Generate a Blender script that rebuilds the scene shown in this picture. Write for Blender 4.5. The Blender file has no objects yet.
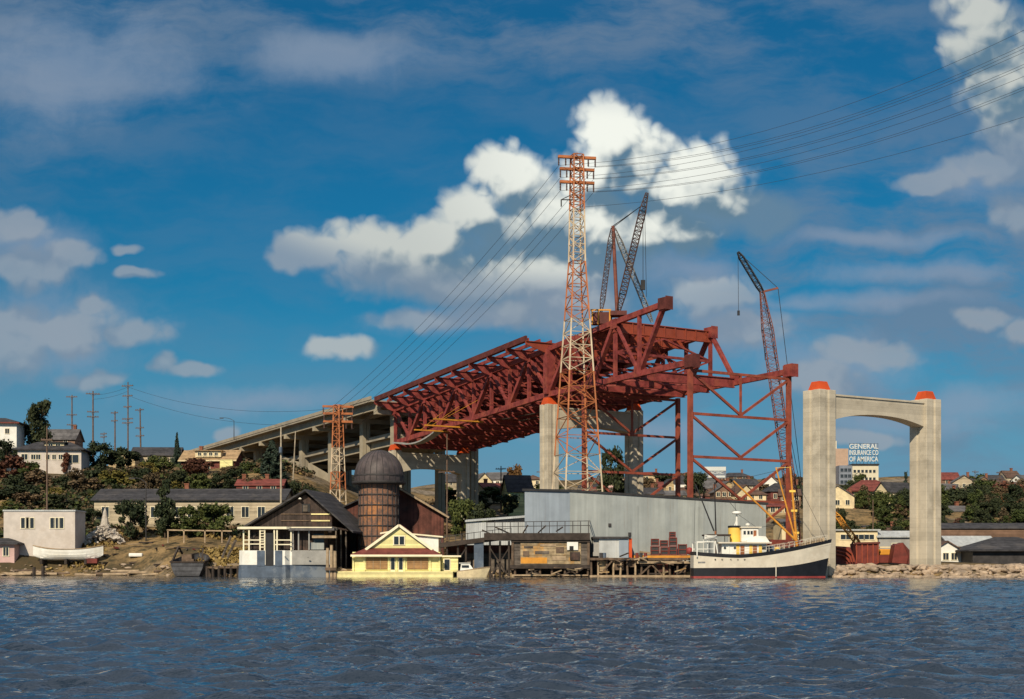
import bpy, math, random
import numpy as np
from mathutils import Vector, Matrix
R = math.radians
PI = math.pi
random.seed(7)
SC = bpy.context.scene
COL = SC.collection
F = 1407.0          # focal length in pixels of the 1024 wide frame
HY = 562.0          # height of the horizon in the frame
CZ = 2.6            # eye height above the water

# ------------------------------------------------------------------ camera
cd = bpy.data.cameras.new('camera')
cam = bpy.data.objects.new('camera', cd); COL.objects.link(cam)
cam.location = (0, 0, CZ); cam.rotation_euler = (R(90), 0, 0)
cd.sensor_width = 36; cd.lens = 36*F/1024; cd.shift_y = (HY-349.5)/1024
cd.clip_start = 0.5; cd.clip_end = 9000
SC.camera = cam

# ------------------------------------------------------------------ light
SUN_AZ, SUN_EL = R(-17), R(36)       # sun behind the camera, a little to the left
sdir = Vector((math.sin(SUN_AZ)*math.cos(SUN_EL), -math.cos(SUN_AZ)*math.cos(SUN_EL), math.sin(SUN_EL)))
sl = bpy.data.lights.new('sun', 'SUN'); sl.energy = 5.0; sl.angle = R(0.5); sl.color = (1, .87, .66)
so = bpy.data.objects.new('sun', sl); COL.objects.link(so)
so.rotation_euler = (-sdir).to_track_quat('-Z', 'Y').to_euler()
SC.view_settings.view_transform = 'Standard'; SC.view_settings.look = 'None'
SC.view_settings.gamma = 1; SC.view_settings.exposure = 0.0; SC.view_settings.use_curve_mapping = False

W = bpy.data.worlds.new('World'); SC.world = W; W.use_nodes = True
nt = W.node_tree; nt.nodes.clear()
def N(t, **k):
    n = nt.nodes.new(t)
    for a, b in k.items(): setattr(n, a, b)
    return n
def L(a, b): nt.links.new(a, b)
def setin(sock, v):
    if hasattr(v, 'is_output'): L(v, sock)
    else: sock.default_value = v
def MT(op, a, b=None, c=None, clamp=False):
    n = N('ShaderNodeMath', operation=op); n.use_clamp = clamp
    setin(n.inputs[0], a)
    if b is not None: setin(n.inputs[1], b)
    if c is not None: setin(n.inputs[2], c)
    return n.outputs[0]
def VM(op, a, b=None, c=None):
    n = N('ShaderNodeVectorMath', operation=op)
    setin(n.inputs[0], a)
    if b is not None: setin(n.inputs[1], b)
    if c is not None: setin(n.inputs[2], c)
    return n.outputs['Value' if op in ('LENGTH', 'DOT_PRODUCT') else 'Vector']
def MR(v, a, b, c=0., d=1., smooth=True):
    n = N('ShaderNodeMapRange'); n.interpolation_type = 'SMOOTHSTEP' if smooth else 'LINEAR'
    setin(n.inputs[0], v)
    for i, x in enumerate((a, b, c, d)): n.inputs[1+i].default_value = x
    return n.outputs[0]
def MIX(f, a, b, blend='MIX'):
    n = N('ShaderNodeMix', data_type='RGBA'); n.blend_type = blend
    setin(n.inputs[0], f); setin(n.inputs[6], a); setin(n.inputs[7], b)
    return n.outputs[2]
def NZ(vec, scale, detail=6, rough=.55, lac=2.0):
    n = N('ShaderNodeTexNoise'); n.inputs['Scale'].default_value = scale
    n.inputs['Detail'].default_value = detail; n.inputs['Roughness'].default_value = rough
    L(vec, n.inputs['Vector'])
    return n
tc = N('ShaderNodeTexCoord')
sky = N('ShaderNodeTexSky', sky_type='NISHITA')
sky.sun_disc = False; sky.sun_elevation = SUN_EL
sky.sun_rotation = math.atan2(sdir.x, sdir.y)
sky.altitude = 0; sky.air_density = 1.2; sky.dust_density = .4; sky.ozone_density = 3.0
sep = N('ShaderNodeSeparateXYZ'); L(tc.outputs['Generated'], sep.inputs[0])
yy = MT('MAXIMUM', sep.outputs[1], .08)
cmb = N('ShaderNodeCombineXYZ')
L(MT('DIVIDE', sep.outputs[0], yy), cmb.inputs[0]); L(MT('DIVIDE', sep.outputs[2], yy), cmb.inputs[1])
P0 = cmb.outputs[0]                 # direction on the plane one unit north of the viewer
infront = MR(sep.outputs[1], .1, .3)
BL = [(612,138,40,33),(600,170,46,34),(640,165,34,36),(698,172,42,32),(672,190,40,30),(722,196,30,20),(512,180,40,34),(470,212,36,26),(540,214,56,40),(600,225,66,44),(660,225,50,30),
      (436,238,40,24),(372,240,44,24),(318,250,40,18),(398,262,76,30),(285,258,24,13),(455,278,70,26),(540,275,84,30),(430,318,62,12),(505,308,66,22),(575,300,60,30),(342,346,36,14),(322,342,18,11),
      (15,222,34,15),(70,250,36,14),(25,262,46,20),(128,243,16,6),(142,268,22,7),(94,302,18,13),(128,332,46,15),(55,330,70,24),(5,350,50,36),
      (190,368,30,8),(168,362,10,12),(95,376,40,10),(985,30,38,48),(1012,75,52,58),(1040,130,60,60),(935,182,44,12),(990,168,46,20),(1015,215,30,24),
      (981,319,28,10),(1030,330,30,14),(862,352,44,14),(815,382,50,18),(745,330,46,24),(720,296,46,22),(232,430,16,7),(865,440,40,9)]
blobs = [((x-512)/F, (HY-y)/F, a/F, b/F) for x, y, a, b in BL]
w1 = NZ(P0, 16, 4, .5)
warp = VM('MULTIPLY_ADD', w1.outputs['Color'], (.036, .030, 0), (-.018, -.015, 0))
PW = VM('ADD', P0, warp)
def field(p, sel):
    d = None
    for (u, v, a, b) in sel:
        l = VM('LENGTH', VM('MULTIPLY_ADD', p, (1/a, 1/b, 0), (-u/a, -v/b, 0)))
        d = l if d is None else MT('SMOOTH_MIN', d, l, .16)
    return d
def puff(off):
    q = VM('ADD', PW2, off) if off else PW2
    def bil(sc):
        n = NZ(q, sc, 1.5, .5).outputs['Fac']
        return MT('ABSOLUTE', MT('MULTIPLY_ADD', n, 2, -1))
    fine = NZ(q, 60, 7, .6).outputs['Fac']
    return MT('SUBTRACT', MT('MULTIPLY_ADD', fine, -.42, .42), MT('ADD', MT('MULTIPLY', bil(24), 1.05), MT('MULTIPLY', bil(55), .55)))
PW2 = VM('ADD', P0, VM('MULTIPLY_ADD', NZ(P0, 30, 3, .5).outputs['Color'], (.014, .014, 0), (-.007, -.007, 0)))
fA = field(PW, blobs); fB = field(VM('ADD', PW, (-.010, .022, 0)), blobs)
n1 = puff(None); n2 = puff((-.003, .006, 0))
f1 = MT('ADD', MT('ADD', fA, -.13), n1)
relief = MT('ADD', MT('MULTIPLY', MT('SUBTRACT', fB, fA), .80), MT('MULTIPLY', MT('SUBTRACT', n2, n1), .95))
lit = MR(relief, -.26, .56)
dens = MT('MULTIPLY_ADD', lit, 1, 0)
dsoft = MR(f1, 1.20, .35); dcrisp = MR(f1, 1.15, .50)
dens = MT('ADD', MT('MULTIPLY', dcrisp, lit), MT('MULTIPLY', dsoft, MT('SUBTRACT', 1, lit)))
hot = MR(VM('LENGTH', VM('MULTIPLY_ADD', P0, (8, 11, 0), (-8*.08, -11*.292, 0))), 1.5, .2)
ccol = MIX(lit, (2.0, 3.6, 5.0, 1), (9.6, 10.1, 9.5, 1))
# the low clouds to the west are thin and grey
sepP = N('ShaderNodeSeparateXYZ'); L(P0, sepP.inputs[0])
def ell(px, py, a, b_, lo, hi): return MR(VM('LENGTH', VM('MULTIPLY_ADD', P0, (F/a, F/b_, 0), (-(px-512)/a, -(HY-py)/b_, 0))), lo, hi)
west = MT('SUBTRACT', 1, MT('MAXIMUM', MT('MAXIMUM', ell(545, 190, 300, 90, 1.15, .8), MT('MULTIPLY', ell(342, 345, 50, 24, 1.3, .9), .55)), ell(1000, 40, 80, 90, 1.3, .7)), clamp=True)
ccol = MIX(MT('MULTIPLY', west, .78), ccol, (4.0, 4.9, 6.2, 1))
ccol = MIX(MT('MULTIPLY', MT('MULTIPLY', lit, hot), .9), ccol, (16.5, 16.8, 15.2, 1))
st = VM('MULTIPLY', PW, (5.0, 15., 1))
cir = NZ(VM('ADD', st, (3.3, 1.7, 0)), 1.5, 9, .62).outputs['Fac']
thinmask = MT('ADD', MR(VM('LENGTH', VM('MULTIPLY_ADD', P0, (4.2, 6.5, 0), (4.2*.37, -6.5*.40, 0))), 1.15, .1),
              MT('ADD', MR(VM('LENGTH', VM('MULTIPLY_ADD', P0, (3.2, 6, 0), (-3.2*.33, -6*.19, 0))), 1.3, .1),
                 MR(VM('LENGTH', VM('MULTIPLY_ADD', P0, (3.0, 14, 0), (-3.0*.03, -14*.40, 0))), 1.3, .2)), clamp=True)
thin = MT('MULTIPLY', MT('MULTIPLY', MR(cir, .37, .63), MT('MULTIPLY_ADD', thinmask, .70, .17)), .9)
tint = MIX(1.0, sky.outputs[0], (.072, .65, .93, 1), 'MULTIPLY')
hazy = MR(sep.outputs[2], .20, 0, 0, .92)
tint = MIX(hazy, tint, (2.7, 4.9, 7.4, 1))
c1 = MIX(MT('MULTIPLY', thin, infront), tint, (2.5, 3.7, 5.4, 1))
def soft(sel, sc, amp, lo, hi):
    bl = [((x-512)/F, (HY-y)/F, a/F, b/F) for x, y, a, b in sel]
    n = NZ(VM('ADD', PW, (1.3, .7, 0)), sc, 8, .62).outputs['Fac']
    return MR(MT('ADD', field(PW, bl), MT('MULTIPLY_ADD', n, amp, -amp*.5)), lo, hi)
under = soft([(520,252,110,46),(440,268,95,36),(622,240,75,52),(545,295,95,44),(705,205,64,30),(765,212,56,26),(560,215,80,50)], 20, 1.1, 1.15, .35)
c1 = MIX(MT('MULTIPLY', MT('MULTIPLY', under, infront), .85), c1, (2.2, 3.9, 5.6, 1))
pale = soft([(450,318,90,20),(565,300,60,44),(740,330,90,50),(830,365,110,40),(930,275,150,14),(880,300,130,12),(700,270,60,24),(900,420,120,26),(880,240,120,10),(800,300,120,12),(960,400,80,24),(250,400,120,20),(640,430,120,20),(60,320,110,60),(30,240,80,30),(970,180,80,30),(60,70,150,70),(330,55,110,30)], 14, 1.9, 1.2, .0)
c1 = MIX(MT('MULTIPLY', MT('MULTIPLY', pale, infront), .62), c1, (4.2, 5.4, 7.2, 1))
ov = NZ(VM('MULTIPLY', tc.outputs['Generated'], (3, 3, 5)), 1.2, 7, .6).outputs['Fac']
over = MT('MULTIPLY', MR(sep.outputs[2], .36, .52), MR(ov, .30, .62))  # cloud veil above the frame, added to brighten the water's reflections
c1 = MIX(MT('MULTIPLY', over, .85), c1, (7.6, 8.6, 10.4, 1))
c2 = MIX(MT('MULTIPLY', MT('MULTIPLY', dens, infront), MT('MULTIPLY_ADD', west, -.25, .95)), c1, ccol)
bg = N('ShaderNodeBackground'); bg.inputs[1].default_value = .06
L(c2, bg.inputs[0])
wo = N('ShaderNodeOutputWorld'); L(bg.outputs[0], wo.inputs[0])
W.cycles.sampling_method = 'MANUAL'; W.cycles.sample_map_resolution = 512

# ------------------------------------------------------------------ helpers
def at(px, py, Y): return Vector(((px-512)/F*Y, Y, CZ+(HY-py)/F*Y))
def smooth(a, b, x):
    t = min(1, max(0, (x-a)/(b-a))); return t*t*(3-2*t)
def lerp_tab(tab, x):
    return float(np.interp(x, [a for a, _ in tab], [b for _, b in tab]))

class MB:
    def __init__(s): s.v = []; s.f = []; s.m = []; s.mi = 0
    def add(s, vs, fs):
        o = len(s.v); s.v.extend([tuple(v) for v in vs])
        for f in fs: s.f.append(tuple(i+o for i in f)); s.m.append(s.mi)
        return s
    def hexa(s, a):   # 8 points, bottom loop then top loop
        return s.add(a, [(3,2,1,0),(4,5,6,7),(0,1,5,4),(1,2,6,5),(2,3,7,6),(3,0,4,7)])
    def box(s, c, size, rz=0, rx=0, ry=0):
        x, y, z = [k/2 for k in size]
        M = Matrix.Translation(c) @ Matrix.Rotation(rz, 4, 'Z') @ Matrix.Rotation(ry, 4, 'Y') @ Matrix.Rotation(rx, 4, 'X')
        return s.hexa([M @ Vector(p) for p in ((-x,-y,-z),(x,-y,-z),(x,y,-z),(-x,y,-z),(-x,-y,z),(x,-y,z),(x,y,z),(-x,y,z))])
    def bar(s, p, q, w, h=None, up=(0,0,1)):
        p = Vector(p); q = Vector(q); h = w if h is None else h
        d = (q-p).normalized(); u = Vector(up)
        if abs(d.dot(u)) > .98: u = Vector((0,1,0)) if abs(d.y) < .9 else Vector((1,0,0))
        a = d.cross(u).normalized()*(w/2); b = a.cross(d).normalized()*(h/2)
        return s.hexa([p-a-b, p+a-b, p+a+b, p-a+b, q-a-b, q+a-b, q+a+b, q-a+b])
    def tube(s, p, q, r0, r1=None, n=8, cap=True):
        p = Vector(p); q = Vector(q); r1 = r0 if r1 is None else r1
        d = (q-p).normalized(); u = Vector((0,0,1)) if abs(d.z) < .95 else Vector((1,0,0))
        a = d.cross(u).normalized(); b = a.cross(d)
        vs = []
        for c, r in ((p, r0), (q, r1)):
            for i in range(n):
                t = 2*PI*i/n; vs.append(c + a*math.cos(t)*r + b*math.sin(t)*r)
        fs = [(i, (i+1)%n, n+(i+1)%n, n+i) for i in range(n)]
        if cap: fs += [tuple(range(n-1,-1,-1)), tuple(range(n, 2*n))]
        return s.add(vs, fs)
    def path(s, pts, r, n=5):
        pts = [Vector(p) for p in pts]; vs = []; 
        for k, p in enumerate(pts):
            d = (pts[min(k+1, len(pts)-1)]-pts[max(k-1, 0)]).normalized()
            u = Vector((0,0,1)) if abs(d.z) < .95 else Vector((1,0,0))
            a = d.cross(u).normalized(); b = a.cross(d)
            for i in range(n):
                t = 2*PI*i/n; vs.append(p + a*math.cos(t)*r + b*math.sin(t)*r)
        fs = []
        for k in range(len(pts)-1):
            for i in range(n): fs.append((k*n+i, k*n+(i+1)%n, (k+1)*n+(i+1)%n, (k+1)*n+i))
        return s.add(vs, fs)
    def extr(s, poly, vec):  # planar polygon pushed along vec
        n = len(poly); vec = Vector(vec); poly = [Vector(p) for p in poly]
        vs = poly + [p+vec for p in poly]
        fs = [tuple(range(n-1,-1,-1)), tuple(range(n, 2*n))] + [(i, (i+1)%n, n+(i+1)%n, n+i) for i in range(n)]
        return s.add(vs, fs)
    def lathe(s, prof, n=32, c=(0,0,0)):
        vs = []; fs = []
        for r, z in prof:
            for i in range(n):
                t = 2*PI*i/n; vs.append((c[0]+r*math.cos(t), c[1]+r*math.sin(t), c[2]+z))
        for k in range(len(prof)-1):
            for i in range(n): fs.append((k*n+i, k*n+(i+1)%n, (k+1)*n+(i+1)%n, (k+1)*n+i))
        return s.add(vs, fs)
    def build(s, name, mats, parent=None, label=None, sm=False, bevel=0):
        me = bpy.data.meshes.new(name)
        me.from_pydata(s.v, [], s.f); 
        if not isinstance(mats, (list, tuple)): mats = [mats]
        for m in mats: me.materials.append(m)
        if len(mats) > 1: me.polygons.foreach_set('material_index', s.m)
        import bmesh
        bm = bmesh.new(); bm.from_mesh(me); bmesh.ops.recalc_face_normals(bm, faces=bm.faces); bm.to_mesh(me); bm.free()
        if sm: me.polygons.foreach_set('use_smooth', [True]*len(me.polygons))
        o = bpy.data.objects.new(name, me); COL.objects.link(o)
        if parent: o.parent = parent
        if label: o['label'] = label
        if bevel:
            b = o.modifiers.new('edge', 'BEVEL'); b.width = bevel; b.segments = 2; b.limit_method = 'ANGLE'
        return o
def thing(name, label, cat, loc=(0,0,0), rz=0, group=None):
    o = bpy.data.objects.new(name, None); COL.objects.link(o)
    o.location = loc; o.rotation_euler = (0, 0, rz); o['label'] = label; o['category'] = cat
    o.empty_display_size = .5
    if group: o['group'] = group
    return o
def tag(o, label, cat, group=None):
    o['label'] = label; o['category'] = cat
    if group: o['group'] = group
    return o
def kind(o, k): o['kind'] = k; return o

# ------------------------------------------------------------------ materials
def mk(name, col, rough=.8, var=.25, scale=.6, metal=0, bump=0., pat=None, width=.2, col2=None, c2amt=.5, c2scale=.25, gap=.5, spec=.3):
    """plain painted / weathered surface: noise over the base colour, a second colour in blotches, an optional board or sheet pattern"""
    m = bpy.data.materials.new(name); m.use_nodes = True
    global nt
    nt = m.node_tree
    b = nt.nodes['Principled BSDF']; b.inputs['Roughness'].default_value = rough; b.inputs['Metallic'].default_value = metal
    b.inputs['Specular IOR Level'].default_value = spec
    t = N('ShaderNodeTexCoord'); v = t.outputs['Object']
    n = NZ(v, scale, 8, .65).outputs['Fac']
    c = MIX(MR(n, .3, .7), tuple(k*(1-var) for k in col)+(1,), tuple(min(1, k*(1+var)) for k in col)+(1,))
    if col2:
        n2 = NZ(v, c2scale, 9, .7).outputs['Fac']
        c = MIX(MT('MULTIPLY', MR(n2, .5, .62), c2amt), c, tuple(col2)+(1,))
    hgt = n
    if pat:
        s3 = N('ShaderNodeSeparateXYZ'); L(v, s3.inputs[0])
        co = s3.outputs[2] if pat in ('hplank', 'form') else MT('ADD', s3.outputs[0], s3.outputs[1])
        if pat == 'roofrow':
            co = s3.outputs[2]
        q = MT('DIVIDE', co, width)
        fr = MT('FRACT', MT('ADD', q, 1000.5)); fl = MT('FLOOR', q)
        wn = N('ShaderNodeTexWhiteNoise', noise_dimensions='1D'); L(fl, wn.inputs['W'])
        if pat in ('plank', 'hplank', 'roofrow', 'form'):
            amt = .11 if pat == 'form' else .34
            c = MIX(1.0, c, MIX(wn.outputs[0], (1-amt,)*3+(1,), (1+amt*.6,)*3+(1,)), 'MULTIPLY')
            g = MR(MT('ABSOLUTE', MT('SUBTRACT', fr, .5)), .47, .5)
            c = MIX(MT('MULTIPLY', g, gap), c, tuple(k*.25 for k in col)+(1,))
            hgt = MT('SUBTRACT', hgt, g)
        elif pat == 'corr':
            hgt = MT('SINE', MT('MULTIPLY', q, 2*PI))
            wp = N('ShaderNodeTexWhiteNoise', noise_dimensions='1D'); L(MT('FLOOR', MT('MULTIPLY', co, .37)), wp.inputs['W'])
            c = MIX(1.0, c, MIX(wp.outputs[0], (.90,.91,.93,1), (1.05,1.04,1.02,1)), 'MULTIPLY')
            sk = NZ(VM('MULTIPLY', v, (2.2, 2.2, .07)), .8, 6, .7).outputs['Fac']
            c = MIX(MT('MULTIPLY', MR(sk, .56, .72), .45), c, (.21,.16,.12,1))
            c = MIX(1.0, c, MIX(MR(NZ(VM('MULTIPLY', v, (1.2, 1.2, .06)), .9, 5).outputs['Fac'], .35, .7), (.86, .86, .86, 1), (1.06, 1.06, 1.06, 1)), 'MULTIPLY')
    L(c, b.inputs['Base Color'])
    if bump:
        bn = N('ShaderNodeBump'); bn.inputs['Strength'].default_value = bump; bn.inputs['Distance'].default_value = .05
        L(hgt, bn.inputs['Height']); L(bn.outputs[0], b.inputs['Normal'])
    return m
M = {}
def mm(k, *a, **kw): M[k] = mk(k, *a, **kw)
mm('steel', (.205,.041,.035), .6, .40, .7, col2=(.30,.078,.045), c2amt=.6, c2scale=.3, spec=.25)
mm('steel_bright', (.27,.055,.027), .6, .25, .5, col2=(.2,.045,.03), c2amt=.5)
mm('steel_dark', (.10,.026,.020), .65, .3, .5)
mm('false', (.26,.062,.036), .65, .3, .4, col2=(.16,.045,.03), c2amt=.7, c2scale=.5)
mm('orange', (.52,.07,.014), .6, .15, .5)
mm('conc', (.475,.415,.32), .9, .10, .35, pat='form', width=1.6, gap=.22, col2=(.33,.285,.215), c2amt=.7, c2scale=.16, bump=.2)
mm('conc_old', (.34,.29,.21), .9, .15, .3, col2=(.24,.21,.17), c2amt=.6, c2scale=.1)
mm('conc_deck', (.30,.26,.20), .9, .15, .3, col2=(.2,.18,.15), c2amt=.5, c2scale=.08)
mm('mast_red', (.38,.125,.042), .6, .25, .4, col2=(.3,.1,.05), c2amt=.5)
mm('mast_white', (.50,.40,.28), .6, .2, .4, col2=(.45,.25,.14), c2amt=.4)
mm('black', (.018,.018,.02), .6, .3)
mm('wire', (.03,.03,.035), .5, .1)
mm('insul', (.10,.06,.05), .4, .1)
mm('lattice_red', (.17,.055,.038), .6, .3, .6)
mm('boom_dark', (.055,.028,.024), .6, .3, .6)
mm('yellowp', (.62,.27,.03), .55, .2, .5)
mm('orangep', (.55,.24,.03), .55, .2, .6, col2=(.4,.12,.03), c2amt=.5)
mm('dkwood', (.048,.034,.029), .85, .35, .8, pat='plank', width=.28, gap=.7, bump=.5, col2=(.10,.055,.04), c2amt=.6)
mm('redwood', (.105,.038,.028), .85, .35, .7, pat='plank', width=.3, gap=.6, bump=.5, col2=(.07,.04,.035), c2amt=.7)
mm('greywood', (.12,.098,.08), .9, .35, .9, pat='hplank', width=.25, gap=.7, bump=.5, col2=(.07,.055,.045), c2amt=.7)
mm('oldplank', (.30,.225,.135), .9, .45, .8, pat='hplank', width=.3, gap=.7, bump=.4, col2=(.46,.24,.07), c2amt=.8, c2scale=.3)
mm('timber', (.125,.085,.058), .9, .4, .9, col2=(.06,.045,.035), c2amt=.7, c2scale=.5, bump=.4)
mm('timber_dk', (.045,.034,.028), .9, .4, .9)
mm('timber_lt', (.34,.25,.16), .9, .3, .9, col2=(.2,.14,.09), c2amt=.6)
mm('polewood', (.13,.085,.06), .9, .3, .8)
mm('polelight', (.36,.30,.22), .9, .3, .8)
mm('roof_dk', (.045,.043,.047), .9, .35, .8, pat='roofrow', width=.22, gap=.5, col2=(.08,.072,.07), c2amt=.7)
mm('roof_grey', (.115,.108,.108), .9, .3, .6, pat='roofrow', width=.22, gap=.5, col2=(.055,.052,.055), c2amt=.7)
mm('roof_red', (.17,.045,.035), .85, .3, .8, pat='roofrow', width=.2, gap=.5)
mm('roof_brown', (.11,.065,.048), .9, .3, .8, pat='roofrow', width=.22, gap=.5)
mm('roof_tan', (.36,.24,.13), .9, .25, .8, pat='roofrow', width=.22, gap=.4)
mm('boat_grey', (.075,.075,.082), .9, .4, .8, pat='hplank', width=.3, gap=.6, col2=(.03,.03,.03), c2amt=.7)
mm('tar', (.03,.03,.033), .9, .3, .5)
mm('whitep', (.74,.72,.66), .6, .08, .8, col2=(.6,.55,.45), c2amt=.4)
mm('offwhite', (.52,.46,.41), .7, .10, .6, col2=(.44,.37,.31), c2amt=.5)
mm('cream', (.66,.54,.33), .75, .15, .6, col2=(.45,.36,.24), c2amt=.5)
mm('creamwall', (.42,.345,.235), .8, .2, .5, pat='hplank', width=.35, gap=.35, col2=(.34,.28,.21), c2amt=.6)
mm('yellow', (.74,.67,.30), .6, .13, .5, pat='hplank', width=.22, gap=.22)
mm('yellow_deck', (.78,.68,.32), .65, .15, .6, pat='hplank', width=.45, gap=.4, col2=(.6,.5,.25), c2amt=.5)
mm('trimcream', (.78,.70,.50), .6, .08)
mm('pinkwall', (.50,.33,.30), .8, .15, .5)
mm('bluegrey', (.075,.10,.14), .7, .25, .6, col2=(.19,.21,.23), c2amt=.6)
mm('blue_dk', (.06,.08,.12), .6, .2)
mm('greymetal', (.315,.335,.325), .6, .08, .3, pat='corr', width=.8, bump=.10, col2=(.36,.37,.35), c2amt=.5, c2scale=.12)
mm('bluemetal', (.25,.29,.34), .55, .08, .3, pat='corr', width=2.4, bump=.1)
mm('lightmetal', (.47,.48,.47), .55, .1, .5, pat='corr', width=.35, bump=.5)
mm('glass', (.025,.03,.035), .15, .2, .7, spec=.5)
mm('blind', (.30,.17,.075), .8, .2, 1., pat='hplank', width=.12, gap=.5)
mm('brickred', (.22,.085,.05), .9, .3, 2., col2=(.12,.06,.045), c2amt=.6)
mm('iron', (.04,.036,.036), .6, .35, .8)
mm('dome', (.072,.056,.055), .55, .35, .5, col2=(.04,.034,.036), c2amt=.7, c2scale=.4)
mm('shiphull', (.60,.54,.44), .5, .1, .5, col2=(.5,.42,.32), c2amt=.4, c2scale=.4)
mm('shipblack', (.011,.012,.016), .5, .3, .6)
mm('shipred', (.27,.045,.04), .6, .25, .6)
mm('shipyellow', (.80,.52,.10), .55, .08)
mm('shipbrown', (.28,.10,.04), .6, .2)
mm('deckwood', (.30,.22,.14), .8, .25)
mm('machred', (.15,.030,.022), .65, .35, .6, col2=(.1,.03,.025), c2amt=.6)
mm('darkred_house', (.16,.05,.04), .85, .2, .6, pat='hplank', width=.25, gap=.4)
mm('tanwall', (.46,.34,.19), .85, .15, .6, pat='hplank', width=.3, gap=.3)
mm('brown_house', (.20,.12,.08), .85, .2, .6, pat='hplank', width=.3, gap=.3)
mm('officelight', (.60,.54,.40), .8, .08, .4)
mm('officedark', (.19,.21,.25), .6, .1, .4)
mm('officetan', (.42,.29,.21), .8, .1, .3)
mm('letter', (.60,.60,.56), .5, .03)
mm('letter_red', (.45,.12,.06), .6, .05)
mm('rock', (.36,.27,.19), .95, .35, .35, col2=(.19,.15,.12), c2amt=.6, c2scale=.5, bump=.5)
mm('debris', (.44,.39,.33), .8, .25, 1.5, col2=(.3,.24,.2), c2amt=.6, c2scale=.8)
mm('bark', (.07,.05,.035), .95, .3, 2.)
mm('trampgrey', (.30,.29,.27), .85, .15)

def leafmat(name, a, b, tr=.25):
    m = bpy.data.materials.new(name); m.use_nodes = True
    global nt
    nt = m.node_tree; bs = nt.nodes['Principled BSDF']; bs.inputs['Roughness'].default_value = .75
    bs.inputs['Specular IOR Level'].default_value = .15
    oi = N('ShaderNodeObjectInfo'); g = N('ShaderNodeNewGeometry')
    r = MT('FRACT', MT('ADD', g.outputs['Random Per Island'], MT('MULTIPLY', oi.outputs['Random'], 3.7)))
    c = MIX(r, tuple(a)+(1,), tuple(b)+(1,))
    c = MIX(1.0, c, MIX(oi.outputs['Random'], (.8,.85,.8,1), (1.15,1.08,1.0,1)), 'MULTIPLY')
    L(c, bs.inputs['Base Color'])
    return m
M['leaf_green'] = leafmat('leaf_green', (.030,.045,.016), (.085,.10,.030))
M['leaf_dark'] = leafmat('leaf_dark', (.018,.027,.015), (.050,.058,.026))
M['leaf_yellow'] = leafmat('leaf_yellow', (.085,.075,.018), (.19,.15,.04))
M['leaf_brown'] = leafmat('leaf_brown', (.10,.045,.018), (.20,.11,.04))
M['leaf_fir'] = leafmat('leaf_fir', (.014,.027,.022), (.045,.062,.045))
M['leaf_red'] = leafmat('leaf_red', (.06,.024,.017), (.13,.055,.035))
M['leaf_brush'] = leafmat('leaf_brush', (.050,.040,.024), (.155,.105,.062))
M['leaf_dry'] = leafmat('leaf_dry', (.20,.14,.05), (.36,.25,.10))

# ------------------------------------------------------------------ terrain and water
FL = [(-40,-6),(-6,-1.5),(0,0),(1.5,.9),(4,2.6),(9,5.2),(20,7.3),(34,9.8),(50,13.5),(85,20),(130,28),(175,33),(255,36),(640,40),(3000,50)]
FR = [(-40,-6),(-6,-1.5),(0,0),(1.2,.9),(3,1.4),(60,2.2),(85,5),(137,14.5),(180,19),(270,24),(350,31),(450,40),(550,49),(700,55),(3000,70)]
def shore(x): return 266 + (248-266)*smooth(-75, -42, x) - 9.5*smooth(41, 49, x) + 1.0*math.sin(x*.13)+.5*math.sin(x*.41)
def gz(x, y):
    d = y-shore(x)
    w = smooth(-28, -72, x)
    z = lerp_tab(FL, d)*w + lerp_tab(FR, d)*(1-w)
    if d > 6: z += (math.sin(x*.083+y*.05)+math.sin(x*.031-y*.07))*min(1, (d-6)/80)*.9
    return z
def grid(name, xs, ys, zf, mat, sm=True):
    nx, ny = len(xs), len(ys)
    vs = [(x, y, zf(x, y)) for y in ys for x in xs]
    fs = [(j*nx+i, j*nx+i+1, (j+1)*nx+i+1, (j+1)*nx+i) for j in range(ny-1) for i in range(nx-1)]
    mb = MB(); mb.v = vs; mb.f = fs; mb.m = [0]*len(fs)
    return mb.build(name, mat, sm=sm)
def ground_mat():
    m = bpy.data.materials.new('ground'); m.use_nodes = True
    global nt
    nt = m.node_tree; b = nt.nodes['Principled BSDF']; b.inputs['Roughness'].default_value = .95; b.inputs['Specular IOR Level'].default_value = .1
    t = N('ShaderNodeTexCoord'); v = t.outputs['Object']
    c = MIX(MR(NZ(v, .07, 8, .7).outputs['Fac'], .42, .58), (.075,.055,.030,1), (.27,.18,.085,1))
    c = MIX(MR(NZ(v, .03, 6, .6).outputs['Fac'], .5, .62), c, (.24,.19,.14,1))
    c = MIX(MR(NZ(v, .5, 8, .75).outputs['Fac'], .45, .65), c, (.050,.045,.026,1))
    L(c, b.inputs['Base Color'])
    bn = N('ShaderNodeBump'); bn.inputs['Strength'].default_value = .6; bn.inputs['Distance'].default_value = .3
    L(NZ(v, .8, 8, .7).outputs['Fac'], bn.inputs['Height']); L(bn.outputs[0], b.inputs['Normal'])
    return m
M['ground'] = ground_mat()
xs = list(np.concatenate([np.linspace(-1900,-260,24), np.linspace(-250,250,170), np.linspace(260,1900,24)]))
ys = list(np.concatenate([np.linspace(215,300,72), np.linspace(303,520,60), np.linspace(530,1000,40), np.linspace(1050,4000,16)]))
kind(grid('ground', xs, ys, gz, M['ground']), 'structure')

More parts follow.
